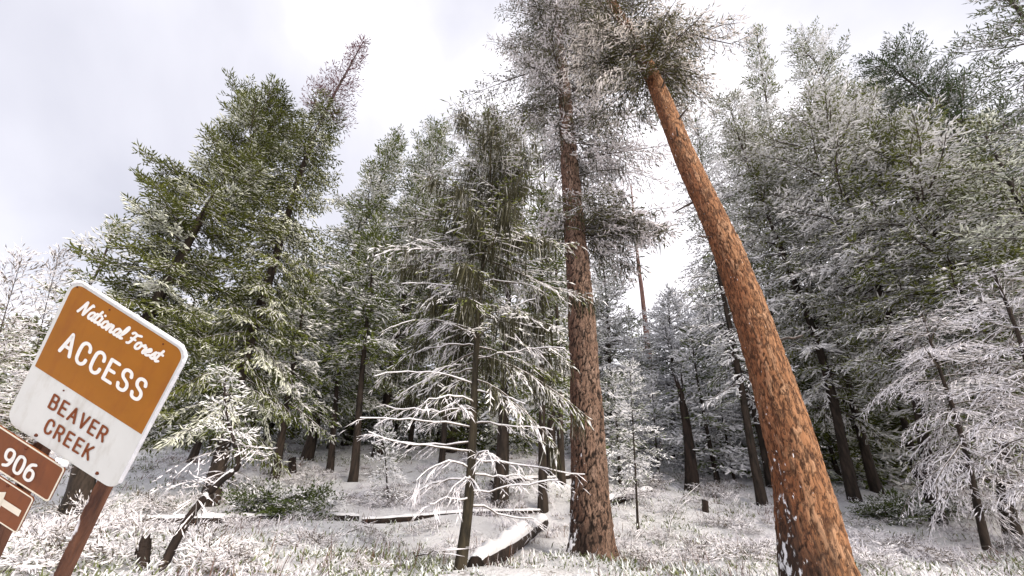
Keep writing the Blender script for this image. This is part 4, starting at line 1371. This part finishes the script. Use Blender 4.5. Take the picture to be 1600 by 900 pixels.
def dry_stems():
    rng = np.random.default_rng(33)
    n = 1700
    y = 3.9 + 16 * rng.random(n) ** 1.5
    x = (rng.random(n) * 2 - 1) * (y * 1.45 + 2.0)
    ok = vnoise(x * .8 + 5, y * .8 + 8) > .42
    x, y = x[ok], y[ok]
    z = ground_base(x, y)
    k = 9
    i = np.repeat(np.arange(len(x)), k)
    az = rng.random(len(i)) * 6.28
    el = .5 + .9 * rng.random(len(i))
    D = np.stack([np.cos(az) * np.cos(el), np.sin(az) * np.cos(el), np.sin(el)], -1)
    P = np.stack([x[i] + rng.normal(0, .09, len(i)), y[i] + rng.normal(0, .09, len(i)), z[i] - .02], -1)
    m = Mesh()
    blades(m, P, D, .12 + .30 * rng.random(len(i)) ** 2, .007 * np.interp(y[i], [4, 20], [1, 2.5]), .25 + .5 * rng.random(len(i)), rng.random(len(i)), -.3 * rng.random(len(i)))
    tag(m.build('dry_stems', M_DRY), 'dry brown stems of last summer poking through the snow', 'stems', kind='stuff')


dry_stems()


# ------------------------------------------------------------------ the forest signs
SIGN_R = np.array([[0.8651, 0.0678, 0.4970], [0.2660, 0.7779, -0.5693], [-0.4252, 0.6247, 0.6550]])
SIGN_C = np.array([-1.41, 1.386, 0.433]) + EYE
SIGN_M = Matrix([[*SIGN_R[i], SIGN_C[i]] for i in range(3)] + [[0, 0, 0, 1]])
M_SIGNWHITE = plain("reflective_white_sign_sheet", (0.60, 0.61, 0.605), 0.4, .06, 3.0, stain=(0.43, 0.415, 0.375))
M_SIGNBROWN = plain("orange_brown_sign_sheet", (0.30, 0.108, 0.004), 0.4, .12, 4.0, stain=(0.24, 0.075, 0.006))
M_PLATEBROWN = plain("dark_brown_sign_sheet", (0.185, 0.055, 0.015), 0.5, .15, 6.0, stain=(0.07, 0.018, 0.01))
M_TEXTWHITE = plain("white_lettering", (0.78, 0.77, 0.75), 0.5, .04)
M_TEXTBROWN = plain("brown_lettering", (0.19, 0.046, 0.008), 0.5, .08)
M_BORDER = plain("cream_border_line", (0.74, 0.69, 0.58), 0.5, .08)
M_ALU = plain("weathered_aluminium", (0.42, 0.42, 0.42), 0.45, .1, 10, metal=.6)
M_RUST = plain("rusty_bolt", (0.10, 0.028, 0.012), 0.8, .3, 60)
M_POST = bark_plain("weathered_wooden_post", (0.055, 0.022, 0.014), (0.175, 0.075, 0.042), 14.0)


def rounded(x0, z0, x1, z1, r, n=8, corners=(1, 1, 1, 1)):
    """outline, corners in order: bottom right, top right, top left, bottom left"""
    out = []
    for (cx, cz, a0), on in zip(((x1 - r, z0 + r, -90), (x1 - r, z1 - r, 0), (x0 + r, z1 - r, 90), (x0 + r, z0 + r, 180)), corners):
        if not on:
            out.append(((x1 if a0 in (-90, 0) else x0), (z0 if a0 in (-90, 180) else z1)))
            continue
        for k in range(n + 1):
            a = math.radians(a0 + 90 * k / n)
            out.append((cx + r * math.cos(a), cz + r * math.sin(a)))
    return out


def sheet(outline, y0, y1):
    """solid plate between y0 (front) and y1 (back)"""
    m = Mesh()
    n = len(outline)
    cx = sum(p[0] for p in outline) / n
    cz = sum(p[1] for p in outline) / n
    v = [(p[0], y0, p[1]) for p in outline] + [(p[0], y1, p[1]) for p in outline] + [(cx, y0, cz), (cx, y1, cz)]
    f = []
    for i in range(n):
        j = (i + 1) % n
        f += [(2 * n, i, j), (2 * n + 1, n + j, n + i), (i, n + i, n + j), (i, n + j, j)]
    m.add(v, f)
    return m


def frame_line(outer, inner, y0, y1):
    m = Mesh()
    n = len(outer)
    v = [(p[0], y0, p[1]) for p in outer] + [(p[0], y0, p[1]) for p in inner] + [(p[0], y1, p[1]) for p in outer] + [(p[0], y1, p[1]) for p in inner]
    q = []
    for i in range(n):
        j = (i + 1) % n
        q += [(i, j, n + j, n + i), (2 * n + i, 2 * n + j, j, i), (n + i, n + j, 3 * n + j, 3 * n + i)]
    m.quads(v, q)
    return m


GLYPH = {   # width, strokes; a leading 's' means the stroke is smoothed
    'A': (.72, [[(0, 0), (.36, 1), (.72, 0)], [(.13, .33), (.59, .33)]]),
    'C': (.62, [['s', (.62, .72), (.58, .88), (.42, 1), (.2, 1), (.04, .86), (0, .62), (0, .38), (.04, .14), (.2, 0), (.42, 0), (.58, .12), (.62, .28)]]),
    'E': (.56, [[(.56, 1), (0, 1), (0, 0), (.56, 0)], [(0, .52), (.48, .52)]]),
    'S': (.62, [['s', (.6, .78), (.52, .94), (.32, 1), (.1, .94), (.03, .76), (.12, .6), (.32, .51), (.52, .42), (.61, .25), (.53, .06), (.31, 0), (.09, .05), (0, .22)]]),
    'B': (.62, [[(0, 0), (0, 1), (.33, 1)], ['s', (.33, 1), (.52, .94), (.56, .77), (.5, .6), (.33, .54), (0, .54)], ['s', (.33, .54), (.56, .48), (.62, .28), (.56, .07), (.36, 0), (0, 0)]]),
    'V': (.66, [[(0, 1), (.33, 0), (.66, 1)]]),
    'R': (.62, [[(0, 0), (0, 1), (.36, 1)], ['s', (.36, 1), (.55, .93), (.6, .75), (.54, .56), (.36, .49), (0, .49)], [(.32, .49), (.62, 0)]]),
    'K': (.62, [[(0, 0), (0, 1)], [(.58, 1), (0, .36)], [(.2, .57), (.62, 0)]]),
    '9': (.6, [['s', (.6, .7), (.54, .92), (.31, 1), (.07, .91), (0, .68), (.08, .46), (.3, .38), (.52, .48), (.6, .7), (.57, .4), (.42, .12), (.14, 0)]]),
    '6': (.6, [['s', (0, .3), (.06, .08), (.29, 0), (.53, .09), (.6, .32), (.52, .54), (.3, .62), (.08, .52), (0, .3), (.03, .6), (.18, .88), (.46, 1)]]),
    '0': (.6, [['s', (.3, 1), (.08, .9), (0, .5), (.08, .1), (.3, 0), (.52, .1), (.6, .5), (.52, .9), (.3, 1)]]),
    'script N': (.86, [['s', (-.02, .02), (.06, .3), (.2, 1.0), (.28, .8), (.48, .08), (.54, .05), (.62, .5), (.74, 1.02), (.84, 1.0)]]),
    'script a': (.55, [['s', (.44, .5), (.26, .6), (.06, .4), (.06, .1), (.22, .0), (.38, .18), (.46, .56)], ['s', (.46, .56), (.42, .14), (.5, .0), (.62, .12)]]),
    'script t': (.34, [['s', (.16, 1.0), (.08, .5), (.08, .1), (.18, 0), (.36, .12)], [(-.08, .66), (.36, .68)]]),
    'script i': (.26, [['s', (.08, .58), (.05, .16), (.12, 0), (.28, .12)], [(.12, .86), (.13, .88)]]),
    'script o': (.5, [['s', (.26, .6), (.06, .42), (.06, .1), (.22, 0), (.4, .14), (.42, .42), (.26, .6), (.4, .46), (.54, .5)]]),
    'script n': (.56, [['s', (.02, 0), (.06, .3), (.08, .56)], ['s', (.05, .26), (.18, .52), (.32, .56), (.36, .4), (.34, .1), (.42, 0), (.58, .12)]]),
    'script l': (.3, [['s', (.0, .1), (.2, .55), (.28, .95), (.2, 1.12), (.1, .9), (.06, .3), (.12, .02), (.3, .1)]]),
    'script F': (.7, [['s', (-.04, .86), (.1, 1.0), (.4, .94), (.72, 1.04)], ['s', (.36, .95), (.28, .5), (.2, .1), (.04, .02)], [(.1, .5), (.5, .54)]]),
    'script r': (.4, [['s', (.02, .46), (.12, .62), (.14, .46), (.32, .5), (.28, .14), (.34, 0), (.48, .12)]]),
    'script e': (.44, [['s', (.0, .2), (.22, .32), (.34, .48), (.24, .6), (.08, .42), (.08, .1), (.22, 0), (.46, .14)]]),
    'script s': (.42, [['s', (.02, .1), (.24, .6), (.28, .4), (.36, .2), (.26, .02), (.08, .06)], [(.3, .02), (.44, .12)]]),
}


def stroke(m, pts, w, y, smooth):
    p = np.array(pts, float)
    if smooth:
        p3 = curve_points(np.c_[p, np.zeros(len(p))], max(10, 5 * len(p)))
        p = p3[:, :2]
    # each straight piece a flat bar, each joint and end a small disc a hair further out
    for i in range(len(p) - 1):
        d = p[i + 1] - p[i]
        L = np.linalg.norm(d)
        if L < 1e-6:
            continue
        nrm = np.array([-d[1], d[0]]) / L * w / 2
        q = [p[i] + nrm, p[i] - nrm, p[i + 1] - nrm, p[i + 1] + nrm]
        m.quads([(a, y, b) for a, b in q], [(0, 1, 2, 3)])
    for i, c in enumerate(p):
        k = 10
        ring = [(c[0] + w / 2 * math.cos(6.2832 * j / k), y - 2e-4 - 1e-6 * (i % 7), c[1] + w / 2 * math.sin(6.2832 * j / k)) for j in range(k)]
        m.add(ring + [(c[0], y - 2e-4 - 1e-6 * (i % 7), c[1])], [(j, (j + 1) % k, k) for j in range(k)])


def lettering(names, x0, x1, z0, h, w, mat, parent, y, slant=0.0, tilt=0.0):
    """letters spread from x0 to x1, each letter a part of the sign"""
    total = sum(GLYPH[n][0] if n != ' ' else .34 for n in names)
    gap_units = len(names) - 1
    glyph_w = h * (.70 if slant == 0 else .82)
    sp = (x1 - x0 - total * glyph_w) / gap_units
    x = x0
    for n in names:
        if n == ' ':
            x += .34 * glyph_w + sp
            continue
        gw, strokes = GLYPH[n]
        m = Mesh()
        for st in strokes:
            sm = st[0] == 's'
            pts = [(x + a * glyph_w + slant * b * h, z0 + b * h + tilt * (x - x0)) for a, b in (st[1:] if sm else st)]
            stroke(m, pts, w, y, sm)
        m.build('letter', mat, parent)
        x += gw * glyph_w + sp


def bolt(parent, x, z, y, r=.006):
    m = Mesh()
    k = 10
    ring = [(x + r * math.cos(6.2832 * j / k), y, z + r * math.sin(6.2832 * j / k)) for j in range(k)]
    ring2 = [(x + .7 * r * math.cos(6.2832 * j / k), y - .6 * r, z + .7 * r * math.sin(6.2832 * j / k)) for j in range(k)]
    m.add(ring + ring2 + [(x, y - .8 * r, z)], [(j, (j + 1) % k, k + (j + 1) % k) for j in range(k)] + [(j, k + (j + 1) % k, k + j) for j in range(k)] + [(k + j, k + (j + 1) % k, 2 * k) for j in range(k)])
    m.build('bolt', M_RUST, parent)


def sign_root(name, label):
    o = link(name, None)
    o.matrix_world = SIGN_M
    return tag(o, label, 'sign')


W2, H2 = .230, .2987
s = sign_root('access_sign', 'brown and white forest access sign with rounded corners, largest of the signs at left')
sheet(rounded(-W2, -H2, W2, H2, .045), 0, .004).build('panel', M_SIGNWHITE, s)
sheet(rounded(-W2 + .012, -.056, W2 - .012, H2 - .012, .036, corners=(0, 1, 1, 0)), -.0008, -.0002).build('brown_field', M_SIGNBROWN, s)
lettering(['script N', 'script a', 'script t', 'script i', 'script o', 'script n', 'script a', 'script l', ' ', 'script F', 'script o', 'script r', 'script e', 'script s', 'script t'],
          -.165, .152, .203, .047, .0088, M_TEXTWHITE, s, -.0016, slant=.22)
lettering('ACCESS', -.163, .156, .045, .077, .0125, M_TEXTWHITE, s, -.0016)
lettering('BEAVER', -.112, .110, -.160, .053, .0088, M_TEXTBROWN, s, -.0016)
lettering('CREEK', -.090, .094, -.250, .053, .0088, M_TEXTBROWN, s, -.0016)
for x, z in ((-.108, -.280), (.145, -.276)):
    bolt(s, x, z, -.0003, .0065)
for x, z in ((-.203, .277), (-.071, .270), (.142, .270), (-.09, -.075)):
    bolt(s, x, z, -.001, .0032)
rng = np.random.default_rng(2)
m = Mesh()
o = np.array(rounded(-W2, -H2, W2, H2, .045, n=10))[9:31]
p = np.c_[o[:, 0], rng.normal(.002, .001, len(o)), o[:, 1] + .001]
tubes(m, p[::-1], (.0035 + .004 * rng.random(len(o))), 6)
m.build('snow', M_SNOW, s, smooth=True)

s = sign_root('route_number_sign', 'dark brown plate with the route number below the access sign')
sheet(rounded(-.252, -.462, .050, -.309, .014), -.016, -.012).build('panel', M_PLATEBROWN, s)
frame_line(rounded(-.2515, -.4615, .0495, -.3095, .0135), rounded(-.246, -.456, .044, -.315, .010), -.0168, -.0162).build('border', M_BORDER, s)
lettering('906', -.160, -.040, -.431, .070, .0115, M_TEXTWHITE, s, -.0172)
bolt(s, -.105, -.326, -.0163, .006)
bolt(s, -.105, -.447, -.0163, .006)
m = Mesh()
for k in range(3):
    c = np.array([.034 - .013 * k, -.012 + .002 * rng.random(), -.303 + .003 * rng.random()])
    rr_ = .014 * (1 - .2 * k)
    tubes(m, np.array([c - [rr_, 0, .003], c - [rr_ * .6, 0, -.002], c, c + [rr_ * .6, 0, -.002], c + [rr_, 0, -.004]]), np.array([.1, .75, 1, .8, .1]) * rr_ * .8, 8)
m.build('snow', M_SNOW, s, smooth=True)

s = sign_root('arrow_sign', 'small brown plate with a cream arrow pointing left, lowest sign at the left edge')
sheet(rounded(-.212, -.640, -.001, -.479, .012), -.016, -.012).build('panel', M_PLATEBROWN, s)
frame_line(rounded(-.2115, -.6395, -.0015, -.4795, .0115), rounded(-.207, -.635, -.006, -.484, .009), -.0168, -.0162).build('border', M_BORDER, s)
m = Mesh()
y = -.0172
m.add([(-.022, y, -.547), (-.022, y, -.575), (-.100, y, -.575), (-.100, y, -.547)], [(0, 3, 2), (0, 2, 1)])
m.add([(-.100, y, -.517), (-.094, y, -.607), (-.165, y, -.562)], [(0, 2, 1)])
m.build('arrow', M_BORDER, s)
bolt(s, -.105, -.492, -.0163, .006)
bolt(s, -.098, -.625, -.0163, .006)


def sign_post(label, u0, u1, lo, w):
    """square wooden post running down from the back of the signs into the bank"""
    root = tag(link('sign_post', None), label, 'post')
    root.matrix_world = SIGN_M
    m = Mesh()
    n = 24
    t = np.linspace(0, 1, n)
    rng = np.random.default_rng(int(abs(u0) * 1000))
    z = .20 + (lo - .20) * t
    x = u0 + (u1 - u0) * np.clip((.2 - z) / .9, 0, 4)
    cs = [(-w / 2, .0), (w / 2, .0), (w / 2, w), (-w / 2, w)]
    v = np.array([[(x[i] + a + rng.normal(0, .0012), .006 + b + rng.normal(0, .0008), z[i]) for a, b in cs] for i in range(n)])
    idx = np.arange(n * 4).reshape(n, 4)
    q = np.stack([idx[:-1], np.roll(idx, -1, 1)[:-1], np.roll(idx, -1, 1)[1:], idx[1:]], -1).reshape(-1, 4)
    fr = np.tile([.55, .05, .05, .55], n)
    m.quads(v.reshape(-1, 3), q[:, ::-1], fr)
    m.quads(v[0], [(0, 1, 2, 3)])
    m.quads(v[-1], [(3, 2, 1, 0)])
    m.build('timber', M_POST, root)
    return root


sign_post('reddish brown wooden post under the right half of the access sign', .148, .185, -3.4, .036)
sign_post('wooden post holding the arrow plate at the left edge', -.105, -.085, -3.4, .036)
